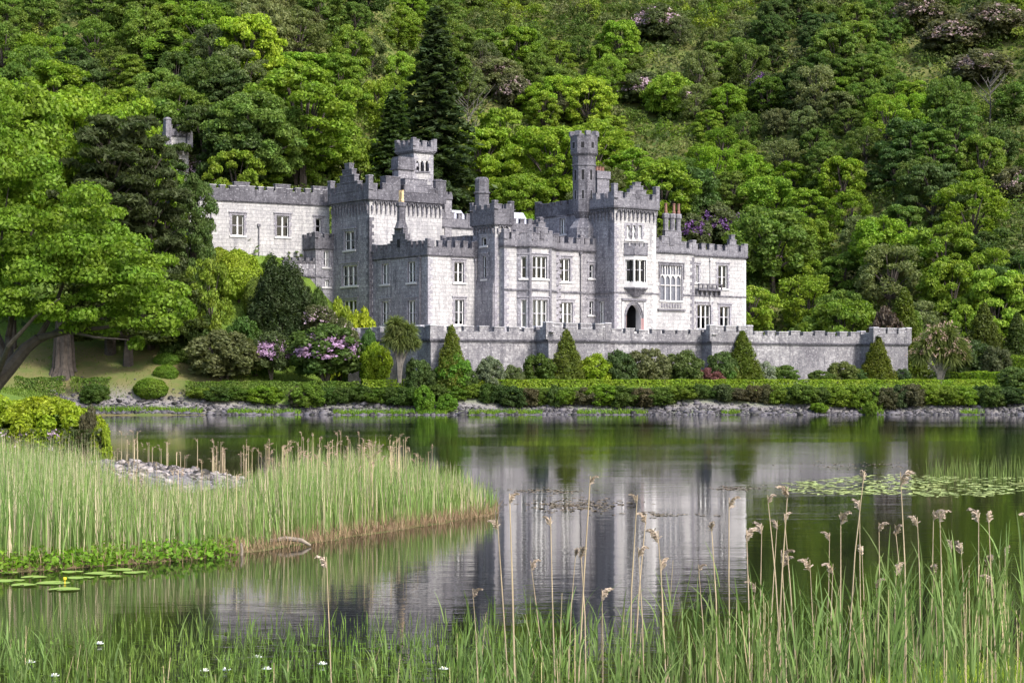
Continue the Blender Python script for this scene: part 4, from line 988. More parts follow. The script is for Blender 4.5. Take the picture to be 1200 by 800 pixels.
# spruce and other landmark conifers on the hill
def landmark(name, kind, i, px, ytop, Y, width, color, label, cat='tree', dz=0):
    if kind != 'conifer':                      # stand it where a tree of natural height reaches that skyline
        Y = 222.
        while Y < 400 and CAMZ+(HOR-ytop)/FPX*Y-gz((px-600)/FPX*Y, Y) > width*1.12: Y += 1.
    X = (px-600)/FPX*Y; z = gz(X, Y)+dz; h = CAMZ+(HOR-ytop)/FPX*Y-z
    o = plant(name, kind, i, (X, Y, z), width, h, color); tag(o, label, cat); return o
landmark('spruce_tree', 'conifer', 0, 511, 14, 262, 14, (.05, .078, .032), 'tallest dark spruce rising behind the great square tower')
landmark('spruce_tree', 'conifer', 1, 462, 108, 246, 10, (.05, .085, .028), 'shorter dark conifer directly behind the belfry of the great tower')
landmark('spruce_tree', 'conifer', 2, 196, 38, 262, 9, (.045, .075, .025), 'dark narrow conifer on the hillside above the sycamore')
landmark('tree', 'big', 0, 355, 75, 243, 15, FG, 'big fresh green broadleaf tree just above the long rear wing')
landmark('tree', 'big', 1, 300, 110, 236, 12, vary(MG), 'mid-green domed tree behind the left half of the long wing')
landmark('tree', 'broad', 4, 562, 150, 255, 9, YG, 'yellow-green tree nearest the belfry, between the great tower and the turret')
landmark('tree', 'layer', 3, 590, 128, 262, 10, vary(FG), 'tallest of the trees between the great tower and the turret')
landmark('tree', 'broad', 0, 620, 150, 257, 9, vary(YG), 'bright rounded tree left of the octagonal turret, above the stair tower')
landmark('tree', 'layer', 1, 585, 188, 248, 8, vary(YG), 'small layered tree behind the pale roof of the rear range')
landmark('tree', 'big', 1, 612, 205, 244, 9, FG, 'low leafy tree peeping over the central roofs')
landmark('tree', 'big', 1, 650, 150, 250, 12, YG, 'bright tree touching the left side of the octagonal turret')
landmark('tree', 'broad', 5, 775, 188, 247, 10, FG, 'fresh green tree behind the three red chimney pots')
landmark('tree', 'broad', 0, 278, 132, 236, 10, DG, 'dark tree beside the half-hidden church tower')
landmark('tree', 'broad', 3, 905, 245, 244, 11, MG, 'wide mid-green tree standing behind the end of the hall wing')
# dead bare trees
def dead_tree(px, Y, h, label):
    X = (px-600)/FPX*Y; z = gz(X, Y); mb = MB(); rnd.seed(int(px))
    mb.tube([(0, 0, -.5), (.1, 0, h*.4), (0, .1, h*.8)], [.16, .11, .04], 5, M['greybark'])
    r_ = empty('dead_tree', (X, Y, z)); mb.build('trunk', r_); mb = MB()
    for i in range(16):
        a = rnd.uniform(0, 6.28); t = rnd.uniform(.3, .8)*h; L = h*.38*rnd.uniform(.6, 1.1)
        p = Vector((0, 0, t)); q = p+Vector((math.cos(a)*L*.5, math.sin(a)*L*.5, L*.5)); e = q+Vector((math.cos(a+.4)*L*.4, math.sin(a+.4)*L*.4, L*.5))
        mb.tube([p, q, e], [.07, .05, .02], 4, M['greybark']); mb.tube([q, q+Vector((math.cos(a-.8)*L*.4, math.sin(a-.8)*L*.4, L*.35))], [.045, .015], 4, M['greybark'])
    mb.build('branches', r_); tag(r_, label, 'tree')
dead_tree(283, 292, 11, 'bare grey dead tree high on the slope above the long wing')
dead_tree(548, 292, 12, 'bare pale dead tree high on the slope right of the tall spruce')
dead_tree(1160, 292, 9, 'bare dead tree on the slope at far right')
# undergrowth over the whole hill floor, and the wood going on past the picture
n_ = 120000; X = NP.uniform(-130, 130, n_); Y = NP.uniform(203, 400, n_); k = (np.abs(X) < .31*Y) & (Y > np.interp(X, [-60, -24, -10, 36, 42, 60], [203, 222, 241, 241, 224, 215]))
X, Y = X[k], Y[k]; Z = ground(X, Y)+np.abs(NP.normal(0, .7, len(X)))
tag(quads_mesh('undergrowth', leaves(np.stack([X, Y, Z], -1), np.tile([0, -.5, .8], (len(X), 1)), .62, 1.4, .6), M['leaf'], color=(.065, .10, .022)), 'low green undergrowth covering the floor of the hillside wood', 'undergrowth', kind='stuff')
UL = []
for i in range(4600):
    Y = rnd.uniform(205, 375); X = rnd.uniform(-.31, .31)*Y
    if Y > np.interp(X, [-60, -24, -10, 36, 42, 60], [208, 228, 242, 242, 226, 216]): q = rnd.uniform(.9, 2.1); UL.append((X, Y, gz(X, Y)+q*.5, q, q, q*.9))
tag(quads_mesh('scrub', lobes_cloud(UL, 80, .26, -.2, .6, .25), M['mixed'], color=(.085, .14, .025)), 'leafy scrub filling the gaps between the hillside trees', 'scrub', kind='stuff')
LB = []
for i in range(420):
    Y = rnd.uniform(352, 470); X = rnd.uniform(-.34, .34)*Y; LB.append((X, Y, gz(X, Y)+3, 4.5, 4.5, 3.8))
for i in range(160):
    Y = rnd.uniform(215, 350); X = rnd.choice((-1, 1))*rnd.uniform(.318, .40)*Y; LB.append((X, Y, gz(X, Y)+3, 4.5, 4.5, 3.8))
RB_ = []
for (X, Y, z) in rest:
    for j in range(9): RB_.append((X+rnd.gauss(0, 1.5), Y+rnd.gauss(0, 1.5), z+rnd.uniform(.8, 5.4), *(2*[rnd.uniform(.8, 1.5)]), rnd.uniform(.6, 1.1)))
tag(quads_mesh('woodland', np.concatenate([lobes_cloud(LB, 240, .7, -.2, .55, .25), lobes_cloud(RB_, 95, .27, -.45, .6, .28)]), M['mixed'], color=MG), 'far green woodland carrying on over the top of the hill', 'woodland', kind='stuff')

# ------------------------------------------------------------------ flowering rhododendrons
def rhodo(px, ybase, wpx, hpx, Y, label, flower, leafc, dens=1.0, i=0, z=None, name='rhododendron'):
    X = (px-600)/FPX*Y; s = Y/FPX
    z = (CAMZ-(ybase-HOR)*s) if z is None else z
    o = plant(name, 'bush', i, (X, Y, z), wpx*s, hpx*s, leafc); tag(o, label, 'flowering shrub')
    p = PROTO[('bush', i)]; k = int(170*dens); d = unit(NP.normal(0, 1, (k*3, 3))); d = d[d[:, 2] > -.15][:k]
    c = d*np.array([.98, .98, .92])*p['r']*NP.uniform(.9, 1.05, (len(d), 1))+np.array([0, 0, .78]); V = []
    for q in range(9): V.append(leaves(c+NP.normal(0, .045, c.shape), d, .075, 1.1, .8))
    b = quads_mesh('blossom', np.concatenate(V), M['blossom'], o, flower); return o
PL = PL_C
rhodo(318, 437, 46, 48, 196, 'round rhododendron in full pink-purple flower at the foot of the dark yew', PK, (.06, .085, .03), 3.2, 0)
rhodo(382, 443, 78, 62, 196, 'largest rhododendron, purple flowers above and dark leaves below, beside the wall', PK, (.07, .12, .028), 1.7, 1)
rhodo(374, 392, 40, 34, 201, 'upper rhododendron with fading pink trusses right of the dark yew', PL, (.09, .10, .045), .9, 2)
rhodo(404, 425, 34, 52, 197.5, 'pink-tinged rhododendron leaning on the left end of the terrace wall', PL, (.10, .12, .045), .5, 3)
def hill_hit(px, py):
    """where the line of sight meets the slope"""
    Y = 200.
    while Y < 420 and gz((px-600)/FPX*Y, Y) < CAMZ+(HOR-py)/FPX*Y: Y += 1.
    return Y
for i, (px, y, w_, h_, lb, fc) in enumerate(RHODOS):
    Y = hill_hit(px, y+h_*.6)-1; s = Y/FPX; z = gz((px-600)*s, Y)
    for dx, k_ in ((0, 1.),):
        hh_ = max(h_+14, 34); rhodo(px, y+h_*.6, w_, hh_, Y, lb, fc, (.11, .115, .06) if fc == HE_ else (.09, .115, .045), 1.2 if fc == HE_ else 1.6, i % 5, z=z-.2)['group'] = 'rhododendrons on the hillside'

# ------------------------------------------------------------------ garden left of the castle
def bush(px, ytop, ybase, wpx, Y, color, label, kind='bush', i=None, name='shrub', cat='shrub', group=None, sink=.15):
    s = Y/FPX; X = (px-600)*s; z = CAMZ-(ybase-HOR)*s
    zt_ = z+(ybase-ytop)*s; z = min(z, gz(X, Y))
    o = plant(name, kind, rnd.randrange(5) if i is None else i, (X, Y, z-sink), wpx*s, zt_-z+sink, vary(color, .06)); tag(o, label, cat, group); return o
rnd.seed(21); NP = np.random.default_rng(21)
bush(329, 305, 410, 78, 203, (.036, .058, .02), 'big dark rounded yew left of the castle', 'yew', 0, 'yew_tree', 'tree')
bush(262, 388, 442, 76, 195, (.10, .115, .045), 'wide olive-green shrub above the clipped balls')
bush(280, 293, 334, 54, 211, (.21, .28, .02), 'bright yellow-green mounded shrub below the long wing', 'ball', 0)
bush(255, 290, 318, 36, 213, (.17, .24, .02), 'smaller bright mounded shrub left of the big bright mound', 'ball', 1)
bush(298, 325, 350, 26, 208, (.13, .18, .03), 'small clipped ball between the bright mound and the yew', 'ball', 2)
bush(320, 300, 330, 40, 213, (.12, .2, .03), 'fresh green shrub under the wall beneath the long wing')
bush(244, 284, 318, 7, 211, DG, 'thin dark columnar cypress by the long wing wall', 'cone', 3, 'cypress_tree', 'tree')
bush(245, 305, 412, 62, 200, (.15, .23, .03), 'airy light green young tree on the grassy slope', 'airy', 0, 'tree', 'tree')
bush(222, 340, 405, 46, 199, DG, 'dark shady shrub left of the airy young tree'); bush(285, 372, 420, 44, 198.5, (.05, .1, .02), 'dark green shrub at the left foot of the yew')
bush(205, 395, 428, 36, 199, (.05, .09, .02), 'dark green shrub between the sycamore tips and the olive shrub')
bush(300, 400, 440, 30, 197.5, (.08, .15, .02), 'mid-green shrub behind the round pink rhododendron')
bush(398, 352, 392, 38, 205, (.2, .27, .02), 'yellow-green shrub under the great tower windows'); bush(424, 363, 392, 34, 205, (.3, .36, .02), 'brightest yellow shrub at the corner of the great tower')
bush(372, 338, 372, 30, 207, (.06, .1, .02), 'dark green shrub between the yew and the annexe'); bush(356, 332, 352, 24, 209, MG, 'small shrub under the annexe wall')
bush(440, 402, 444, 32, 195.3, (.2, .27, .02), 'yellow-green leafy shrub at the left end of the terrace wall'); bush(432, 386, 420, 20, 197, (.06, .13, .03), 'dark green shrub climbing the wall beside the yellow-green one')
for (px, y0, y1, w_, Yd, k, lb) in [(196, 413, 431, 30, 197, 'ball', 'upper clipped green ball on the brown slope'), (195, 427, 446, 30, 194, 'ball', 'lower clipped green ball on the brown slope'), (177, 443, 467, 40, 190.9, 'ball', 'largest clipped green ball on the lawn by the water'),
        (112, 450, 474, 32, 190.3, 'bush', 'dark clipped bush at the water end of the lawn'), (220, 405, 428, 26, 198, 'bush', 'mid-green bush above the clipped balls')]:
    bush(px, y0, y1, w_, Yd, (.10, .18, .02) if k == 'ball' else (.06, .11, .02), lb, k)
def hedge(p0, p1, z0, z1, th, color, label, dens=150, name='hedge', wob=.08):
    """clipped hedge between plan points p0 and p1"""
    p0, p1 = Vector(p0), Vector(p1); L = (p1-p0).length; d = (p1-p0)/L; nn = Vector((d.y, -d.x)); n_ = int(dens*L)
    a = NP.uniform(0, L, n_); sidep = NP.uniform(0, 1, n_); h = z1-z0
    tot = 2*h+th; t = sidep*tot; o = np.where(t < h, th/2, np.where(t < 2*h, -th/2, t-2*h-th/2)); zz = np.where(t < h, t, np.where(t < 2*h, t-h, h))
    wv = wob*(np.sin(a*1.3+z0)+np.sin(a*2.9+1)+NP.normal(0, .5, n_)); N3 = np.stack([np.where(t < h, nn.x, np.where(t < 2*h, -nn.x, 0)), np.where(t < h, nn.y, np.where(t < 2*h, -nn.y, 0)), np.where(t < 2*h, .3, 1)], -1)
    P = np.stack([p0.x+d.x*a+nn.x*(o+wv*np.sign(o)), p0.y+d.y*a+nn.y*(o+wv*np.sign(o)), z0+zz*(1+wv*.6)], -1)
    q = quads_mesh(name, leaves(P, N3, .15, 1.4, .55), M['leaf'], color=color); tag(q, label, 'hedge'); return q
hedge(xy(18, 184), xy(75, 184.5), 2.2, 3.7, 1.6, (.08, .14, .02), 'block-shaped clipped hedge at the left edge of the lawn', 500)
hedge(xy(84, 191.8), xy(130, 192.0), 2.3, 3.7, 1.5, (.09, .15, .02), 'block-shaped clipped hedge beside the trunk on the lawn', 500)
hedge(xy(218, 191.6), xy(420, 192.3), 2.4, 3.3, 1.0, (.09, .15, .02), 'low hedge along the bank left of the terrace wall', 260)
hedge(xy(425, 192.6), xy(1165, 193.6), 2.75, 3.5, 1.1, (.18, .265, .02), 'very long low yellow-green hedge along the bank below the terrace wall', 260, wob=.06)
hedge(xy(1120, 204), xy(1175, 197), 3.0, 4.3, 1.2, (.15, .23, .02), 'short curving hedge below the right-hand cabbage tree', 300)
hedge(xy(1128, 215), xy(1215, 205), 3.5, 6.0, 1.6, (.13, .2, .02), 'tall sloping hedge at the right edge under the dark conifers', 300)

# ------------------------------------------------------------------ planting at the foot of the terrace wall
def wallY(px): return max(192.4, tl(px, 2.6).y)
GC = (.095, .125, .018)
for (px, y0, w_, lb, i) in [(529, 383, 40, 'golden cone-shaped conifer nearest the left end of the terrace wall', 0), (663, 387, 48, 'golden cone-shaped conifer below the bay windows', 1), (870, 389, 40, 'golden cone-shaped conifer below the right corner of the hall wing', 2), (1028, 393, 40, 'golden cone-shaped conifer by the far right bastion', 3)]:
    bush(px, y0, 447, w_, wallY(px), GC, lb, 'cone', i, 'conifer_tree', 'tree', 'golden conifers along the terrace wall')
WALLP = [(533, 414, 40, (.10, .21, .03), 'fresh green bush at the foot of the leftmost golden conifer'), (490, 421, 30, (.07, .11, .03), 'dark green bush right of the cabbage palm'), (575, 418, 30, (.15, .17, .09), 'thin grey-green bush against the pale wall'), (601, 428, 26, (.1, .13, .05), 'low grey-green bush left of the dark bastion corner'),
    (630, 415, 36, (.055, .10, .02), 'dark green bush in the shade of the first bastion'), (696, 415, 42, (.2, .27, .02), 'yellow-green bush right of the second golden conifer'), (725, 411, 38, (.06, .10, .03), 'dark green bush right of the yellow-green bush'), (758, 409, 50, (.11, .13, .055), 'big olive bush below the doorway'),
    (801, 411, 46, (.085, .125, .045), 'grey-green bush below the traceried window'), (833, 431, 32, (.17, .08, .08), 'reddish-brown low bush left of the third golden conifer'), (846, 412, 34, (.08, .12, .035), 'green bush behind the reddish-brown bush'), (852, 428, 24, (.08, .16, .03), 'small fresh green bush beside the reddish-brown bush'),
    (897, 424, 26, (.26, .28, .2), 'whitish variegated bush right of the third golden conifer'), (918, 428, 34, (.09, .15, .03), 'mid-green bush right of the whitish bush'), (962, 434, 28, (.1, .15, .04), 'low green bush in the middle of the right wall'), (986, 424, 34, (.11, .15, .05), 'grey-green bush left of the last golden conifer'),
    (1003, 432, 24, (.07, .12, .03), 'small green bush touching the last golden conifer'), (1056, 432, 22, (.06, .1, .04), 'dark bush under the far right buttress'), (548, 432, 22, (.07, .12, .03), 'small dark bush right of the fresh green bush'), (508, 434, 24, (.06, .1, .03), 'low dark bush in front of the left bastion')]
for px, y0, w_, c, lb in WALLP: bush(px, y0, 447, w_, max(192.2, wallY(px)-.6*rnd.random()), c, lb)
for (px, y0, w_, yb, Yd, c, lb, k, nm, ct_) in [(1060, 340, 54, 395, 222, (.085, .115, .015), 'golden-green conifer behind the far right bastion', 'cone', 'conifer_tree', 'tree'), (1153, 358, 56, 425, 216, (.06, .085, .015), 'dark golden conifer behind the right-hand cabbage tree', 'cone', 'conifer_tree', 'tree'),
        (1192, 368, 46, 425, 215, (.05, .075, .015), 'dark golden conifer at the right edge', 'cone', 'conifer_tree', 'tree'), (1142, 400, 48, 447, 205, (.05, .085, .025), 'dark bush right of the right-hand cabbage tree', 'bush', 'shrub', 'shrub'), (1168, 406, 34, 447, 203, (.08, .09, .05), 'brownish bush before the tall sloping hedge', 'bush', 'shrub', 'shrub'),
        (1040, 362, 40, 396, 221, (.09, .06, .05), 'purplish-brown shrub behind the far right bastion', 'bush', 'shrub', 'shrub'), (1190, 430, 40, 452, 195, (.1, .15, .05), 'grey-green bush at the right edge near the water', 'bush', 'shrub', 'shrub')]:
    bush(px, y0, yb, w_, Yd, c, lb, k, None, nm, ct_)
def palm(px, ytop, yb, wpx, Y, label, heads, flower=None):
    """cabbage palm: forked trunks, each with a ball of sword leaves"""
    s = Y/FPX; r_ = empty('cabbage_palm', ((px-600)*s, Y, CAMZ-(yb-HOR)*s-.1)); tag(r_, label, 'tree'); mb = MB(); H = (yb-ytop)*s; B = []; Az = []
    for (dx, hz, rr) in heads:
        top = Vector((dx*s, rnd.uniform(-.3, .3), hz*H)); mb.tube([(0, 0, -.2), (dx*s*.2, 0, hz*H*.45), top], [.22, .17, .11], 6, M['greybark'])
        k = 800; d = unit(NP.normal(0, 1, (k, 3))); d[:, 2] = d[:, 2]*.8+.1; u = unit(d); L = rr*s*NP.uniform(.45, 1.05, k)
        p0 = np.array(top)+u*.08; p1 = p0+u*L[:, None]*.6; p2 = p0+u*L[:, None]; p2[:, 2] -= L*.22
        sd_ = unit(np.cross(u, NP.normal(0, 1, (k, 3))))*.045
        B += [np.stack([p0-sd_*.6, p0+sd_*.6, p1+sd_, p1-sd_], 1), np.stack([p1-sd_, p1+sd_, p2+sd_*.1, p2-sd_*.1], 1)]
    mb.build('trunk', r_); quads_mesh('crown', np.concatenate(B), M['leaf'], r_, (.12, .15, .045))
    if flower:
        P = []
        for (dx, hz, rr) in heads:
            d = unit(NP.normal(0, 1, (26, 3))); d = d[d[:, 2] > -.4]
            for q in d: P.append(np.array((dx*s, 0, hz*H))+q*rr*s*.85+NP.normal(0, .13, (16, 3)))
        P = np.concatenate(P); quads_mesh('blossom', leaves(P, NP.normal(0, 1, P.shape), .13, 1.3, 1), M['blossom'], r_, (.38, .27, .22))
    return r_
palm(468, 366, 445, 44, wallY(480)-1.5, 'cabbage palm with one trunk and a shaggy head at the wall left end', [(-4, .82, 17), (9, .74, 16), (2, .6, 16), (-9, .62, 14), (14, .58, 13)])
palm(1102, 378, 447, 64, 203, 'wide-headed cabbage palm in pinkish flower at the right end of the wall', [(-18, .62, 17), (-6, .78, 18), (9, .8, 18), (20, .62, 17), (27, .46, 14), (-24, .46, 14), (0, .55, 19), (12, .45, 17)], True)

# ------------------------------------------------------------------ bank of the far shore
rnd.seed(33); NP = np.random.default_rng(33); items = []
px = 236
while px < 1215:
    wdt = rnd.uniform(17, 34); s = 190.6/FPX
    if not (330 < px < 345 or 285 < px < 300):
        y0 = rnd.uniform(449.5, 456); y1 = rnd.uniform(462, 468) if px > 340 else 463; cl, cn = rnd.choice([((.075, .13, .02), 'mid-green'), ((.045, .08, .022), 'dark green'), ((.13, .21, .02), 'yellow-green'), ((.09, .085, .045), 'brownish-green'), ((.06, .105, .02), 'mid-green'), ((.055, .085, .03), 'dark green'), ((.11, .18, .02), 'yellow-green')])
        o = bush(px, y0, y1, wdt*1.25, rnd.uniform(190.7, 191.4), cl, None, 'bush', None, 'bank_shrub', 'shrub', 'shrubs along the lake bank', .3)
        c = ['left of the terrace wall', 'below the great tower', 'below the central bay', 'below the hall wing', 'below the right-hand wall'][0 if px < 420 else 1 if px < 570 else 2 if px < 715 else 3 if px < 880 else 4]
        items.append((o, px, '%s shrub on the stony bank %s' % (cn, c), '%s shrubs on the stony bank %s' % (cn, c)))
    px += wdt*.74
for px, y0, y1, wd_ in [(497, 452, 485, 22), (524, 462, 485, 26), (960, 472, 483, 22), (1020, 470, 482, 16)]:
    o = bush(px, y0, y1, wd_, 188.9, (.11, .2, .02), 'low fresh green bush at the water edge below '+{497: 'the low block', 524: 'the first golden conifer', 960: 'the right-hand wall', 1020: 'the far right bastion'}[px], 'bush', None, 'bank_shrub', 'shrub', 'shrubs along the lake bank')
label_all(items)
n_ = 9000; X = NP.uniform(-62, 60, n_); d_ = np.abs(NP.normal(0, 1.5, n_))-.25; yb = 188+.5*np.sin(X*.21)+.35*np.sin(X*.53+1)+np.clip(X-30, 0, 40)*.03; Y = yb+d_
Z = ground(X, Y); k = Z > -.1; P = np.stack([X, Y, Z], -1)[k]; sz = NP.gamma(2.2, .055, k.sum())+.04
RK = foliage('bank_rock', .8, 0, .03); tag(rocks_mesh('stone_bank', P, sz, RK, (.062, .057, .066)), 'band of loose grey stones between the shrubs and the water', 'stones', kind='stuff')
n_ = 14000; X = NP.uniform(-60, 58, n_); pxs = 600+FPX*X/188.6; on_ = np.sin(pxs*.045)+.7*np.sin(pxs*.11+2)+.6*np.sin(pxs*.021+4); k = (on_ > -.6) & (pxs < 760) | (on_ > .9); X = X[k]
Y = 188+.5*np.sin(X*.21)+.35*np.sin(X*.53+1)+np.clip(X-30, 0, 40)*.03+NP.uniform(.1, .9, len(X)); Z = ground(X, Y)
tag(strips_mesh('shore_grass', np.stack([X, Y, Z], -1), NP.uniform(.2, .7, len(X)), NP.uniform(0, .2, len(X)), NP.uniform(.1, .5, len(X)), np.full(len(X), .05), M['blade'], (.13, .24, .02)), 'bright green tufts of grass at the far waterline', 'grass', kind='stuff')
# lawn and slope grass
n_ = 26000; X = NP.uniform(-60, -16, n_); Y = NP.uniform(150, 222, n_); Z = ground(X, Y); k = (Z > 1.6) & ~((Y > 192) & (Y < 203) & (X < -30) & (NP.random(n_) < .8)); X, Y, Z = X[k], Y[k], Z[k]
tag(strips_mesh('lawn_grass', np.stack([X, Y, Z], -1), NP.uniform(.12, .4, len(X)), NP.uniform(0, .2, len(X)), NP.uniform(.2, .7, len(X)), np.full(len(X), .07), M['blade'], (.105, .165, .025)), 'short lawn grass on the bank and slope left of the castle', 'grass', kind='stuff')

# ------------------------------------------------------------------ sycamore and pines on the left bank
rnd.seed(41); NP = np.random.default_rng(41)
SY = 110.; sb = at(-14, 462, SY); syc = empty('sycamore_tree', (sb.x, sb.y, gz(sb.x, sb.y)-.2)); tag(syc, 'huge spreading fresh green sycamore leaning in from the left edge', 'tree'); O = syc.location.copy()
LL = [(-40, 150, 45), (5, 168, 40), (-20, 215, 50), (42, 205, 36), (20, 250, 44), (86, 238, 32), (66, 280, 40), (122, 258, 28), (110, 300, 36), (152, 285, 27), (150, 326, 34), (183, 316, 26), (192, 348, 28), (212, 364, 18), (178, 374, 26), (132, 352, 32), (92, 332, 36), (40, 305, 42), (-2, 296, 44), (-30, 335, 50), (18, 350, 34), (60, 364, 26), (100, 376, 22), (202, 386, 14), (-60, 260, 60), (-80, 180, 60), (140, 385, 18), (160, 402, 12), (0, 130, 30), (-30, 110, 40)]
rows = []
for (px, py, r) in LL:
    for j in range(7):
        Y = SY+rnd.uniform(-5.5, 5.5) if j else SY-3.5+rnd.uniform(-2, 2); q = r*rnd.uniform(.55, .9) if j else r*.8
        p = at(px+rnd.uniform(-.55, .55)*r, py+rnd.uniform(-.5, .5)*r, Y)-O; k = q*SY/FPX; k *= rnd.uniform(.7, 1.15); rows.append((p.x, p.y, p.z, k, k, k*rnd.uniform(.42, .7)))
quads_mesh('crown', np.concatenate([lobes_cloud(rows, 560, .195, -.4, .6, .36, 1.25)]), M['leaf'], syc, (.122, .208, .018))
mb = MB(O); P_ = lambda a: [at(x, y, SY+dy) for x, y, dy in a]
mb.tube(P_([(-20, 470, 0), (-8, 452, 0), (12, 430, 0), (30, 408, 0), (45, 396, 0)]), [.62, .5, .42, .36, .3], 9, M['bark']); mb.build('trunk', syc, True)
mb = MB(O)
for pth, r0 in [([(45, 396, 0), (80, 388, -1), (120, 384, -2), (165, 376, -3)], .24), ([(30, 408, 0), (60, 392, 1), (95, 372, 2), (140, 345, 2)], .22), ([(45, 396, 0), (60, 370, 0), (75, 330, -2), (110, 290, -3)], .2), ([(12, 430, 0), (10, 395, 1), (20, 340, 1), (40, 260, 0)], .3), ([(12, 430, 0), (-10, 380, 2), (-20, 300, 2), (-10, 190, 1)], .34),
                ([(80, 388, -1), (110, 395, -3), (150, 398, -4)], .12), ([(20, 340, 1), (0, 290, -2), (10, 220, -3)], .14), ([(-8, 452, 0), (10, 405, -3), (40, 372, -4), (70, 350, -5)], .2)]:
    q = P_(pth); mb.tube(q, [r0*(1-.8*i/(len(q)-1)) for i in range(len(q))], 7, M['bark'])
mb.build('branch', syc, True)
# old trunk on the brown slope
tY = 194.5; tb_ = at(75, 441, tY); ot = empty('cedar_tree', tb_); tag(ot, 'old tree with a massive fluted grey trunk behind the block-shaped hedges', 'tree'); mb = MB(); mb.lathe((0, 0), [(1.7, -.4), (1.25, .4), (1.0, 1.2), (.92, 4), (.75, 9)], 11, M['bark'])
for i in range(9): a = i*.698; mb.tube([(1.4*math.cos(a), 1.4*math.sin(a), -.3), (.95*math.cos(a), .95*math.sin(a), .9), (.8*math.cos(a), .8*math.sin(a), 4.5)], [.4, .3, .2], 6, M['bark'])
mb.build('trunk', ot); V = lobes_cloud([(rnd.uniform(-6, 6), rnd.uniform(-3, 4), rnd.uniform(7, 14), 2.2, 2.2, 1.0) for i in range(30)], 150, .4); quads_mesh('crown', V, M['leaf'], ot, MG)
def lm(nm, kind, i, px, yt, Y, w_, c, lb, rz=None):
    X = (px-600)/FPX*Y; z = gz(X, Y); return tag(plant(nm, kind, i, (X, Y, z-.3), w_, CAMZ+(HOR-yt)/FPX*Y-z, c, rz), lb, 'tree')
lm('pine_tree', 'pine', 0, 130, 132, 199, 13, (.05, .066, .024), 'dark open pine with bare branches behind the sycamore'); lm('pine_tree', 'pine', 1, 176, 158, 200, 9, (.05, .068, .024), 'dark ragged pine in front of the half-hidden church tower')
lm('tree', 'tall', 0, 80, 106, 206, 12, YG, 'bright yellow-green tree rising behind the dark pines'); lm('tree', 'tall', 1, 150, 118, 208, 8, (.17, .27, .02), 'bright layered tree between the dark pines and the church tower'); lm('tree', 'tall', 0, 15, 95, 200, 12, FG, 'fresh green tree at the left edge behind the sycamore')
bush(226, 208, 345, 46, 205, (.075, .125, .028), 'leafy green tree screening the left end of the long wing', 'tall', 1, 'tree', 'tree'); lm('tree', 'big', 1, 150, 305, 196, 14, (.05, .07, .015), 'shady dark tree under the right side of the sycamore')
# yellow-green rhododendron mound on the near bank
rnd.seed(52); NP = np.random.default_rng(52)
c0 = xy(52, 82); mo = empty('azalea_mound', (c0.x, c0.y, .3)); tag(mo, 'large yellow-green rounded shrub with lilac flowers on the near left bank', 'flowering shrub')
rows = []
for i in range(90):
    a = rnd.uniform(0, 6.28); t = rnd.random()**.5; x, y = 2.75*t*math.cos(a)-.15, 2.2*t*math.sin(a); z = 2.45*math.sqrt(max(.05, 1-t**2.2)); rows.append((x, y, z-.25, .42, .42, .3))
for i in range(80):
    a = rnd.uniform(0, 6.28); rows.append((2.55*math.cos(a)-.1, 2.2*math.sin(a), rnd.uniform(.1, 1.35), .4, .4, .4))
for i in range(70): rows.append((rnd.uniform(-7, -2), rnd.uniform(-2, 2.5), rnd.uniform(.2, 2.1), .6, .6, .5))
quads_mesh('foliage', lobes_cloud(rows, 300, .11, -.4, .55, .22, 1.5), M['leaf'], mo, (.215, .285, .016))
P = np.array([(rnd.uniform(-3.3, 1.2), -2.1-rnd.uniform(0, .35), rnd.uniform(.25, 1.0)) for i in range(42)]); P = (P[:, None]+NP.normal(0, .07, (42, 16, 3))).reshape(-1, 3)
quads_mesh('blossom', leaves(P, NP.normal(0, 1, P.shape), .085, 1.1, 1), M['blossom'], mo, (.42, .30, .42))
P = np.stack([NP.uniform(-3.6, 3.0, 2600), NP.uniform(-2.5, -1.5, 2600), NP.uniform(0, 1.1, 2600)], -1); quads_mesh('undergrowth', leaves(P, NP.normal(0, 1, P.shape), .13), M['leaf'], mo, (.06, .075, .025))
bush(118, 500, 543, 26, 80, (.2, .27, .02), 'upright green shrub at the right end of the yellow-green mound', 'bush', 2); bush(104, 478, 541, 30, 80.6, (.08, .08, .04), 'brownish twiggy shrub against the yellow-green mound', 'bush', 3)

# ------------------------------------------------------------------ gravel spit and reed bed
n_ = 5000; X = NP.uniform(-24, -5, n_); Y = NP.uniform(56, 80, n_); dS = sd_poly(X, Y, SPIT); k = (dS > -.3); P = np.stack([X, Y, ground(X, Y)+.01], -1)[k]
tag(rocks_mesh('gravel_spit', P, NP.gamma(2, .03, k.sum())+.03, RK, (.17, .15, .145)), 'pale grey stones covering the low spit behind the reeds', 'stones', kind='stuff')
def in_poly(n_, poly, back=0):
    xs = [p[0] for p in poly]; ys = [p[1] for p in poly]; X = NP.uniform(min(xs), max(xs), n_); Y = NP.uniform(min(ys), max(ys), n_); d = sd_poly(X, Y, poly); return X[d > back], Y[d > back]
RB = [tuple(wpt(a, b)) for a, b in [(-60, 680), (0, 670), (60, 666), (150, 659), (225, 654), (290, 646), (350, 638), (420, 627), (500, 615), (584, 601), (580, 597), (520, 589), (450, 583), (330, 590), (300, 603), (240, 610), (150, 606), (60, 590), (-80, 585)]]
X, Y = in_poly(60000, RB); p_ = NP.permutation(len(X))[:19000]; X, Y = X[p_], Y[p_]; PX = 600+FPX*X/Y; Z = np.maximum(ground(X, Y), -.1)
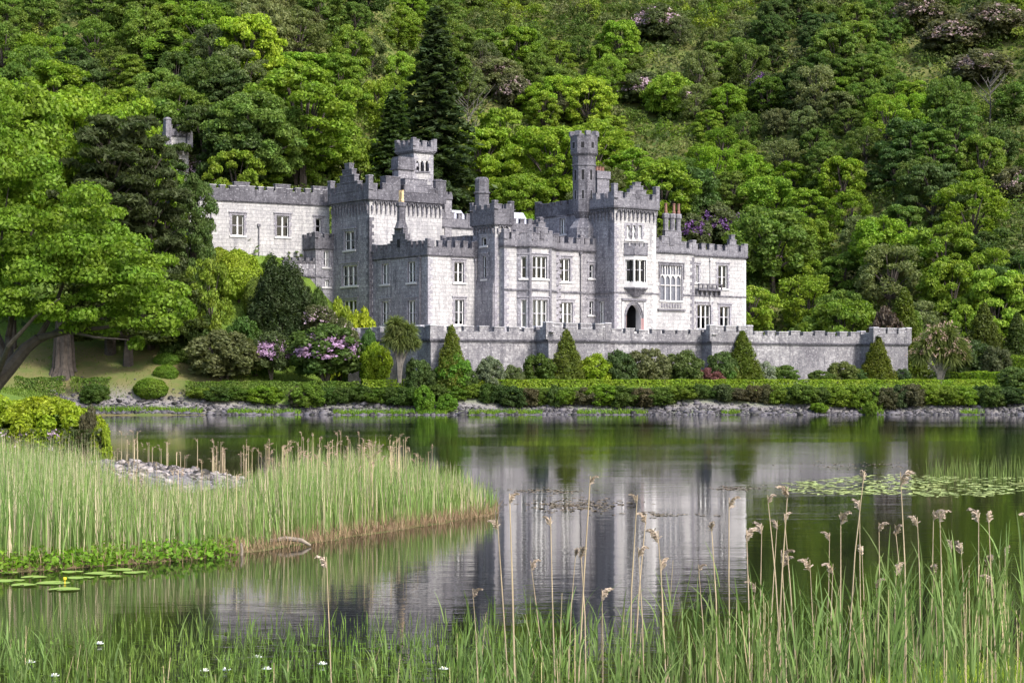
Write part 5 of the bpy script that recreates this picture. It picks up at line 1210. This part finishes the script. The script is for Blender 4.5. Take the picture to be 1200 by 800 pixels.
hh = np.interp(PX, [-60, 0, 110, 150, 280, 330, 430, 520, 585], [2.0, 1.95, 1.7, 1.2, 1.05, 1.5, 1.6, 1.15, .75])*NP.uniform(.55, 1.08, len(X))*(1+.12*np.sin(X*2.1)*np.sin(Y*.9+1)); nn_ = len(X); gsel = NP.random(nn_) < .76; B = np.stack([X, Y, Z], -1)
tag(strips_mesh('reed_bed', B[gsel], hh[gsel], NP.normal(0, .08, gsel.sum()), NP.uniform(0, .3, gsel.sum()), NP.uniform(.012, .028, gsel.sum()), M['blade'], (.175, .262, .078)), 'dense bed of young green reeds standing on the left spit', 'reeds', kind='stuff')
s_ = ~gsel; tag(strips_mesh('dry_reeds', B[s_], hh[s_]*1.02, NP.normal(0, .05, s_.sum()), NP.uniform(0, .1, s_.sum()), NP.uniform(.010, .02, s_.sum()), M['straw'], (.42, .36, .24)), 'dead straw-coloured stems mixed through the left reed bed', 'reeds', kind='stuff')
# short brown stubble and leafy bogbean at the edge of the bed
fe = [wpt(a, b) for a, b in [(-40, 675), (0, 671), (150, 660), (225, 655), (290, 647), (350, 639), (420, 628), (500, 616), (584, 602)]]
E = []
for a, b in zip(fe, fe[1:]):
    k = int((b-a).length*170); t = NP.uniform(0, 1, k); E.append(np.stack([a.x+(b.x-a.x)*t, a.y+(b.y-a.y)*t+NP.normal(.35, .38, k), 0*t], -1))
E = np.concatenate(E); E[:, 2] = np.maximum(ground(E[:, 0], E[:, 1]), -.03)
tag(strips_mesh('reed_stubble', E, NP.uniform(.06, .5, len(E))**1.3*1.2, NP.normal(0, .4, len(E)), NP.uniform(0, .5, len(E)), NP.uniform(.006, .016, len(E)), M['straw'], (.24, .165, .10)), 'brown broken stems along the foot of the left reed bed', 'reeds', kind='stuff')
epx = 600+FPX*E[:, 0]/E[:, 1]; Eb = E[(epx < 265) & (NP.random(len(E)) < .9)]; Eb = np.repeat(Eb, 3, 0)+NP.normal(0, .14, (len(Eb)*3, 3))*np.array([1, 1, 0]); Eb[:, 2] += np.abs(NP.normal(.12, .09, len(Eb)))
tag(quads_mesh('bogbean', leaves(Eb, np.tile([0, -.4, .8], (len(Eb), 1)), .085, 1.3, .6), M['leaf'], color=(.13, .24, .02)), 'low leafy marsh plants fringing the left reed bed', 'marsh plants', kind='stuff')
def plumes(P, n=26, L=.16, droop=None):
    """feathery seed heads at the points P, fine strands nodding to one side"""
    k = len(P); dr = NP.uniform(0, 6.28, k) if droop is None else droop; V = []
    for j in range(n):
        t = NP.uniform(0, 1, k); ca, sa = np.cos(dr), np.sin(dr)              # along a nodding axis
        ax = np.stack([ca*L*(.1*t+.55*t**2.6), sa*L*(.1*t+.55*t**2.6), L*(1.25*t-.55*t**3.2)-L*.7], -1)
        ln = L*NP.uniform(.18, .42, k)*(1.1-.75*t); u = unit(np.stack([ca*(.35+.5*t)+NP.normal(0, .28, k), sa*(.35+.5*t)+NP.normal(0, .28, k), .75-1.5*t+NP.normal(0, .25, k)], -1))
        a0 = P+ax; a1 = a0+u*ln[:, None]; sd_ = unit(np.cross(u, NP.normal(0, 1, (k, 3))))*(L*.028)
        V.append(np.stack([a0-sd_*.5, a0+sd_*.5, a1*.55+a0*.45+sd_*1.5, a1], 1)); V.append(np.stack([a0*.5+a1*.5-sd_, a0*.5+a1*.5+sd_, a1+sd_, a1-sd_], 1))
    return np.concatenate(V)
k = NP.permutation(len(X)); tp = B[k]; tpx = PX[k]; tp = tp[(tpx > 290) & (tpx < 480) & (tp[:, 1] > 42)][:95]; tp[:, 2] += NP.uniform(1.5, 1.95, len(tp))
tp2 = B[k]; tp2 = tp2[((tpx > 110) & (tpx < 290)) | ((tpx > 430) & (tpx < 545))][:34]; tp2[:, 2] += NP.uniform(1.3, 1.6, len(tp2)); tp = np.concatenate([tp, tp2])
stem_b = tp.copy(); stem_b[:, 2] = 0
tag(strips_mesh('seeding_reeds', stem_b, tp[:, 2], np.zeros(len(tp)), np.zeros(len(tp)), np.full(len(tp), .016), M['straw'], (.38, .30, .19), w_top=.6), 'taller dry stems with seed heads at the back of the left reed bed', 'reeds', kind='stuff')
ph = quads_mesh('seed_heads', plumes(tp, 24, .2), M['straw'], bpy.data.objects['seeding_reeds'], (.36, .27, .20))
# spit fringe of dry plumes
q = np.array([(*wpt(a, b), 0) for a, b in [(130+rnd.random()*165, 546+rnd.random()*14) for i in range(60)]]); q[:, 2] = np.maximum(0, ground(q[:, 0], q[:, 1])); hq = NP.uniform(.5, 1.25, len(q))
tag(strips_mesh('spit_reeds', q, hq, np.zeros(len(q)), np.zeros(len(q)), np.full(len(q), .025), M['straw'], (.36, .29, .19), w_top=.6), 'short dry reeds standing on the far edge of the gravel spit', 'reeds', kind='stuff')
q2 = q.copy(); q2[:, 2] += hq; quads_mesh('seed_heads', plumes(q2, 20, .24), M['straw'], bpy.data.objects['spit_reeds'], (.33, .25, .19))
# driftwood
l0 = wpt(332, 640); lg = empty('driftwood_log', (l0.x, l0.y, .04)); tag(lg, 'bleached driftwood log lying at the edge of the left reed bed', 'log'); mb = MB(); mb.tube([(-.75, .05, -.05), (-.35, 0, .1), (.05, .02, .17), (.45, 0, .12), (.68, -.03, -.02)], [.03, .055, .07, .06, .03], 8, M['drywood']); mb.build('trunk', lg, True); lg.scale = (.85, .8, .75)
mb = MB(); mb.tube([(-.3, 0, .1), (-.5, -.08, .22), (-.62, -.1, .2)], [.03, .022, .01], 6, M['drywood']); mb.build('branch', lg, True)
s0 = wpt(283, 650); mb = MB((s0.x, s0.y, 0)); mb.tube([(s0.x, s0.y, -.1), (s0.x+.01, s0.y, .1), (s0.x-.01, s0.y, .24)], [.03, .028, .02], 7, M['drywood']); so = mb.build('wooden_stake'); so.location = (s0.x, s0.y, 0); tag(so, 'short pale broken stake at the foot of the left reed bed', 'stake')

# ------------------------------------------------------------------ lily pads and floating weed
def pad_faces(mb, c, r, z, mat, tilt=0):
    a0 = rnd.uniform(0, 6.28); P = [(c[0], c[1], z)]+[(c[0]+r*math.cos(a0+.25+i*5.78/10), c[1]+r*.9*math.sin(a0+.25+i*5.78/10), z+tilt*math.sin(i*1.3)) for i in range(11)]
    mb.poly(P, mat)
PADM = foliage('lily_pad', .3, .1, .16); rnd.seed(60)
mb = MB((0, 0, 0)); cnt = 0
while cnt < 760:
    u, v = rnd.uniform(-1, 1), rnd.uniform(-1, 1)
    if u*u+v*v > 1 or rnd.random() > .95-.3*math.sin(u*9+v*4): continue
    c = wpt(1085+175*u, 569+12.5*v+1.5*math.sin(u*6)); pad_faces(mb, c, rnd.uniform(.07, .15), .004+.0015*(cnt % 9), PADM, .012 if rnd.random() < .3 else .003); cnt += 1
o = mb.build('lily_raft'); o.color = (.30, .36, .12, 1); tag(o, 'raft of pale green lily pads floating at the right', 'lily pads', kind='stuff')
mb = MB((0, 0, 0))
for (px, py, n_, sx_, sy_) in [(675, 592, 240, 62, 8), (640, 575, 70, 45, 3), (860, 572, 60, 28, 3), (1000, 545, 60, 90, 5), (780, 603, 40, 40, 3)]:
    for i in range(n_):
        c = wpt(px+rnd.gauss(0, .5)*sx_, py+rnd.gauss(0, .5)*sy_); pad_faces(mb, c, rnd.uniform(.03, .1), .004+.0013*(i % 9), PADM, .01)
o = mb.build('floating_weed'); o.color = (.12, .085, .06, 1); tag(o, 'brown floating weed scattered on the calm water', 'water weed', kind='stuff')
X = NP.uniform(1085, 1225, 420); pp = np.array([(*wpt(a, NP.uniform(548, 566)), 0) for a in X]); tag(strips_mesh('far_reeds', pp, NP.uniform(.2, .75, 420), NP.normal(0, .08, 420), NP.uniform(0, .2, 420), np.full(420, .014), M['blade'], (.15, .21, .06)), 'thin green reeds beyond the lily raft at the right', 'reeds', kind='stuff')
items = []
for i, (px, py, r) in enumerate([(12, 680, .26), (40, 676, .24), (62, 683, .3), (95, 677, .24), (115, 672, .26), (140, 668, .24), (158, 671, .22), (75, 691, .27), (28, 686, .22), (130, 676, .2), (8, 672, .2), (85, 671, .2)]):
    c = wpt(px, py); mb = MB((c.x, c.y, 0)); pad_faces(mb, c, r, .006+.002*i, PADM, .006); o = mb.build('lily_pad'); o.location = (c.x, c.y, 0); o.color = (.20, .30, .05, 1); tag(o, None, 'lily pad', 'lily pads beside the left reed bed')
    items.append((o, px, 'flat round lily pad beside the left reed bed', 'flat round lily pads beside the left reed bed'))
label_all(items); items = []
for (px, py) in [(117, 756), (36, 778), (64, 794), (240, 788), (265, 787), (302, 772), (313, 786), (378, 780), (520, 786)]:
    c = wpt(px, py); r_ = empty('water_lily', (c.x, c.y, .01)); tag(r_, None, 'flower', 'white water lilies among the foreground reeds'); V = []
    for ring_, (m_, e, q) in enumerate(((8, .35, .075), (7, .9, .06))):
        for i in range(m_):
            a = i*6.283/m_+ring_*.4; u = np.array([math.cos(a)*math.cos(e), math.sin(a)*math.cos(e), math.sin(e)]); s_ = np.array([-math.sin(a), math.cos(a), 0])*.018; V.append(np.stack([u*.008, u*q*.55+s_, u*q, u*q*.55-s_]))
    quads_mesh('petals', np.stack(V), M['petal'], r_); mb = MB(); mb.prism((0, 0, 0), .012, .008, .015, .04, 8, M['lilyyellow']); mb.build('stamen', r_)
    items.append((r_, px, 'white water lily among foreground reeds', 'white water lilies among the foreground reeds'))
label_all(items)
for i, (px, py) in enumerate([(47, 663), (76, 684)]):
    c = wpt(px, py); r_ = empty('yellow_water_lily', (c.x, c.y, 0)); tag(r_, ('upper', 'lower')[i]+' yellow pond lily bud beside the left reed bed', 'flower'); mb = MB(); mb.prism((0, 0, 0),   .008, .008, -.1, .07, 6, M['lilyyellow']); mb.build('stem', r_)
    mb = MB(); mb.lathe((0, 0), [(.01, .06), (.028, .08), (.03, .11), (.018, .12)], 9, M['lilyyellow']); mb.build('bud', r_, True)
# thin new shoots and pondweed in the near water
n_ = 3600; pxx = NP.uniform(-20, 700, n_); pyy = 722+85*NP.random(n_)**.7; P = np.array([(*wpt(a, b), -.03) for a, b in zip(pxx, pyy)])
tag(strips_mesh('water_shoots', P, NP.uniform(.05, .42, n_)*NP.uniform(.4, 1, n_), NP.normal(0, .1, n_), NP.uniform(0, .3, n_), NP.uniform(.006, .014, n_), M['blade'], (.14, .23, .045), seg=3), 'thin green shoots just breaking the near water at bottom left', 'reeds', kind='stuff')
n_ = 2200; pxx = NP.uniform(-20, 760, n_); pyy = 740+70*NP.random(n_)**.6; P = np.array([(*wpt(a, b), .003) for a, b in zip(pxx, pyy)]); k = NP.random(n_) < np.clip((np.sin(pxx*.03)+np.sin(pyy*.25+pxx*.013)+1.3)/2.4, .1, 1); P = P[k]; P[:, 2] += NP.uniform(.001, .012, len(P))
tag(quads_mesh('pondweed', leaves(P, np.tile([0, 0, 1.], (len(P), 1)), .05, 1.8, .3), M['leaf'], color=(.10, .16, .03)), 'green pondweed floating in the near water at bottom left', 'water weed', kind='stuff')

# ------------------------------------------------------------------ foreground reeds
rnd.seed(71); NP = np.random.default_rng(71)
n_ = 2600; PXf = np.concatenate([NP.uniform(540, 1260, 1500), NP.uniform(-60, 600, 1100)]); Yf = NP.uniform(15.8, 23.6, n_)
den = (.35+.65*(np.sin(PXf*.047)*np.sin(PXf*.0173+Yf*.9)+np.sin(Yf*2.3+PXf*.021) > -.25))*np.interp(PXf, [-60, 0, 60, 300, 500, 600, 700, 1300], [.55, .45, .36, .28, .32, .36, .44, .72]); k = NP.random(n_) < den; PXf, Yf = PXf[k], Yf[k]; n_ = len(PXf)
Xf = (PXf-600)/FPX*Yf; Zf = np.maximum(ground(Xf, Yf), -.25); hf = np.interp(PXf, [-60, 0, 300, 500, 600, 700, 850, 1000, 1260], [.95, .9, .7, .8, .95, 1.0, 1.25, 1.25, 1.3])*(.35+.85*NP.random(n_)**.8)
Bf = np.stack([Xf, Yf, Zf], -1)
Bs, Hs, Ls, Bd, Ws, Az = [Bf], [hf], [NP.normal(0, .05, n_)], [NP.uniform(0, .15, n_)], [NP.uniform(.008, .014, n_)], [NP.uniform(0, 6.28, n_)]
for j in range(4):                              # leaves up each stem
    t = NP.uniform(.15, .9, n_); p = Bf.copy(); p[:, 2] += hf*t; Bs.append(p); Hs.append(hf*NP.uniform(.25, .5, n_)); Ls.append(NP.uniform(.04, .25, n_)); Bd.append(NP.uniform(.02, .5, n_)); Ws.append(NP.uniform(.009, .024, n_)); Az.append(NP.uniform(0, 6.28, n_))
cat = np.concatenate
tag(strips_mesh('foreground_reeds', cat(Bs), cat(Hs), cat(Ls), cat(Bd), cat(Ws), M['blade'], (.135, .205, .06), az=cat(Az), seg=5), 'dense green leafy reeds growing from the near water', 'reeds', kind='stuff')
k = NP.random(n_) < .3; tag(strips_mesh('dry_foreground_reeds', Bf[k]+NP.normal(0, .06, (k.sum(), 3))*np.array([1, 1, 0]), hf[k]*NP.uniform(.6, 1.25, k.sum()), NP.normal(0, .16, k.sum()), NP.uniform(0, .1, k.sum()), NP.uniform(.007, .013, k.sum()), M['straw'], (.40, .32, .19), w_top=.5), 'dead straw stems mixed through the foreground reeds', 'reeds', kind='stuff')
# tall flowering stalks, each its own
TALL = [(674, 556), (735, 576), (741, 602), (688, 642), (781, 622), (786, 655), (842, 612), (856, 582), (909, 568), (918, 580), (921, 645), (956, 655), (966, 622), (991, 550), (985, 600), (1027, 612), (1061, 552), (1063, 615), (1078, 606), (1092, 597), (1106, 598), (1146, 597), (1168, 600), (1195, 602), (1116, 632), (1131, 636), (1166, 672), (1029, 678), (889, 612), (878, 620), (901, 610), (602, 578), (596, 606), (650, 606), (640, 655), (390, 652), (705, 690), (755, 640), (828, 660), (1012, 640), (1048, 660), (1100, 660), (1180, 640), (935, 600), (975, 660), (560, 690), (664, 640), (905, 650), (1155, 650), (1008, 585), (880, 680)]
PL_ = {}
items = []
def stalk_meshes(i):
    mb = MB(); b = rnd.uniform(-.09, .09); pts_ = [(0, 0, -.3), (b*.15, 0, .3), (b*.5, .02, .65), (b*1.1, .02, 1.0)]; mb.tube(pts_, [.0062, .0056, .0048, .003], 5, M['drystem'])
    P0 = np.array([pts_[-1]]); dr = np.array([(0, .4, 3.1, -.3, 2.6, .1, -.6)[i]]); P = np.repeat(P0, 1, 0); return mb, plumes(P, 150, .20, dr)
M['drystem'] = plain('dry_reed_stem', (.36, .28, .18), .8, .25, 5)
SP = []
for i, (px, py) in enumerate(TALL):
    Y = rnd.uniform(17.5, 22.8); X = (px-600)/FPX*Y; zt = CAMZ-(py-HOR)/FPX*Y; z0 = max(gz(X, Y), -.3)
    if i < 7:
        r_ = empty('reed_stalk', (X, Y, z0)); mb, V = stalk_meshes(i); s_ = mb.build('stem', r_, True); h_ = quads_mesh('seed_head', V, M['straw'], r_, (.46, .37, .30)); SP.append(r_)
    else:
        r_ = copy_tree(SP[i % 7]); r_.location = (X, Y, z0)
    hgt = zt-z0; s_, h_ = [next(c for c in r_.children if c.name.startswith(q)) for q in ('stem', 'seed')]
    s_.scale = (hgt*.6, hgt*.6, hgt); mxx = s_.data.vertices[-1].co; base = SP[i % 7].children
    tipx = max(v.co.z for v in s_.data.vertices); tip = [v.co for v in s_.data.vertices if v.co.z > tipx-.002]; tx = sum(v.x for v in tip)/len(tip); ty = sum(v.y for v in tip)/len(tip)
    sc = rnd.uniform(.6, 1.05); h_.scale = (sc, sc, sc); h_.location = (tx*hgt*.6-tx*sc, ty*hgt*.6-ty*sc, hgt-1.0*sc)
    r_.rotation_euler = (rnd.uniform(-.07, .07), rnd.uniform(-.06, .06), rnd.choice((0, 0, .7, -.8, 3.1, 2.4)))
    tag(r_, None, 'reed', 'tall dry reed stalks with seed heads in the foreground')
    hz = 'tall' if py < 605 else ('medium' if py < 650 else 'short'); c = 'left of the entrance tower reflection' if px < 720 else ('in front of the castle reflection' if px < 870 else ('before the lily raft' if px < 1080 else 'at the right edge'))
    items.append((r_, px, '%s dry reed stalk %s' % (hz, c), '%s dry reed stalks %s' % (hz, c)))
label_all(items)
# grass on the near bank at bottom right
n_ = 9000; X = NP.uniform(2.2, 7.5, n_); Y = NP.uniform(15, 23, n_); Z = ground(X, Y); k = Z > .02; X, Y, Z = X[k], Y[k], Z[k]
tag(strips_mesh('near_grass', np.stack([X, Y, Z], -1), NP.uniform(.08, .3, len(X)), NP.uniform(0, .3, len(X)), NP.uniform(.2, .7, len(X)), np.full(len(X), .008), M['blade'], (.26, .36, .04)), 'soft pale green grass on the near bank at bottom right', 'grass', kind='stuff')
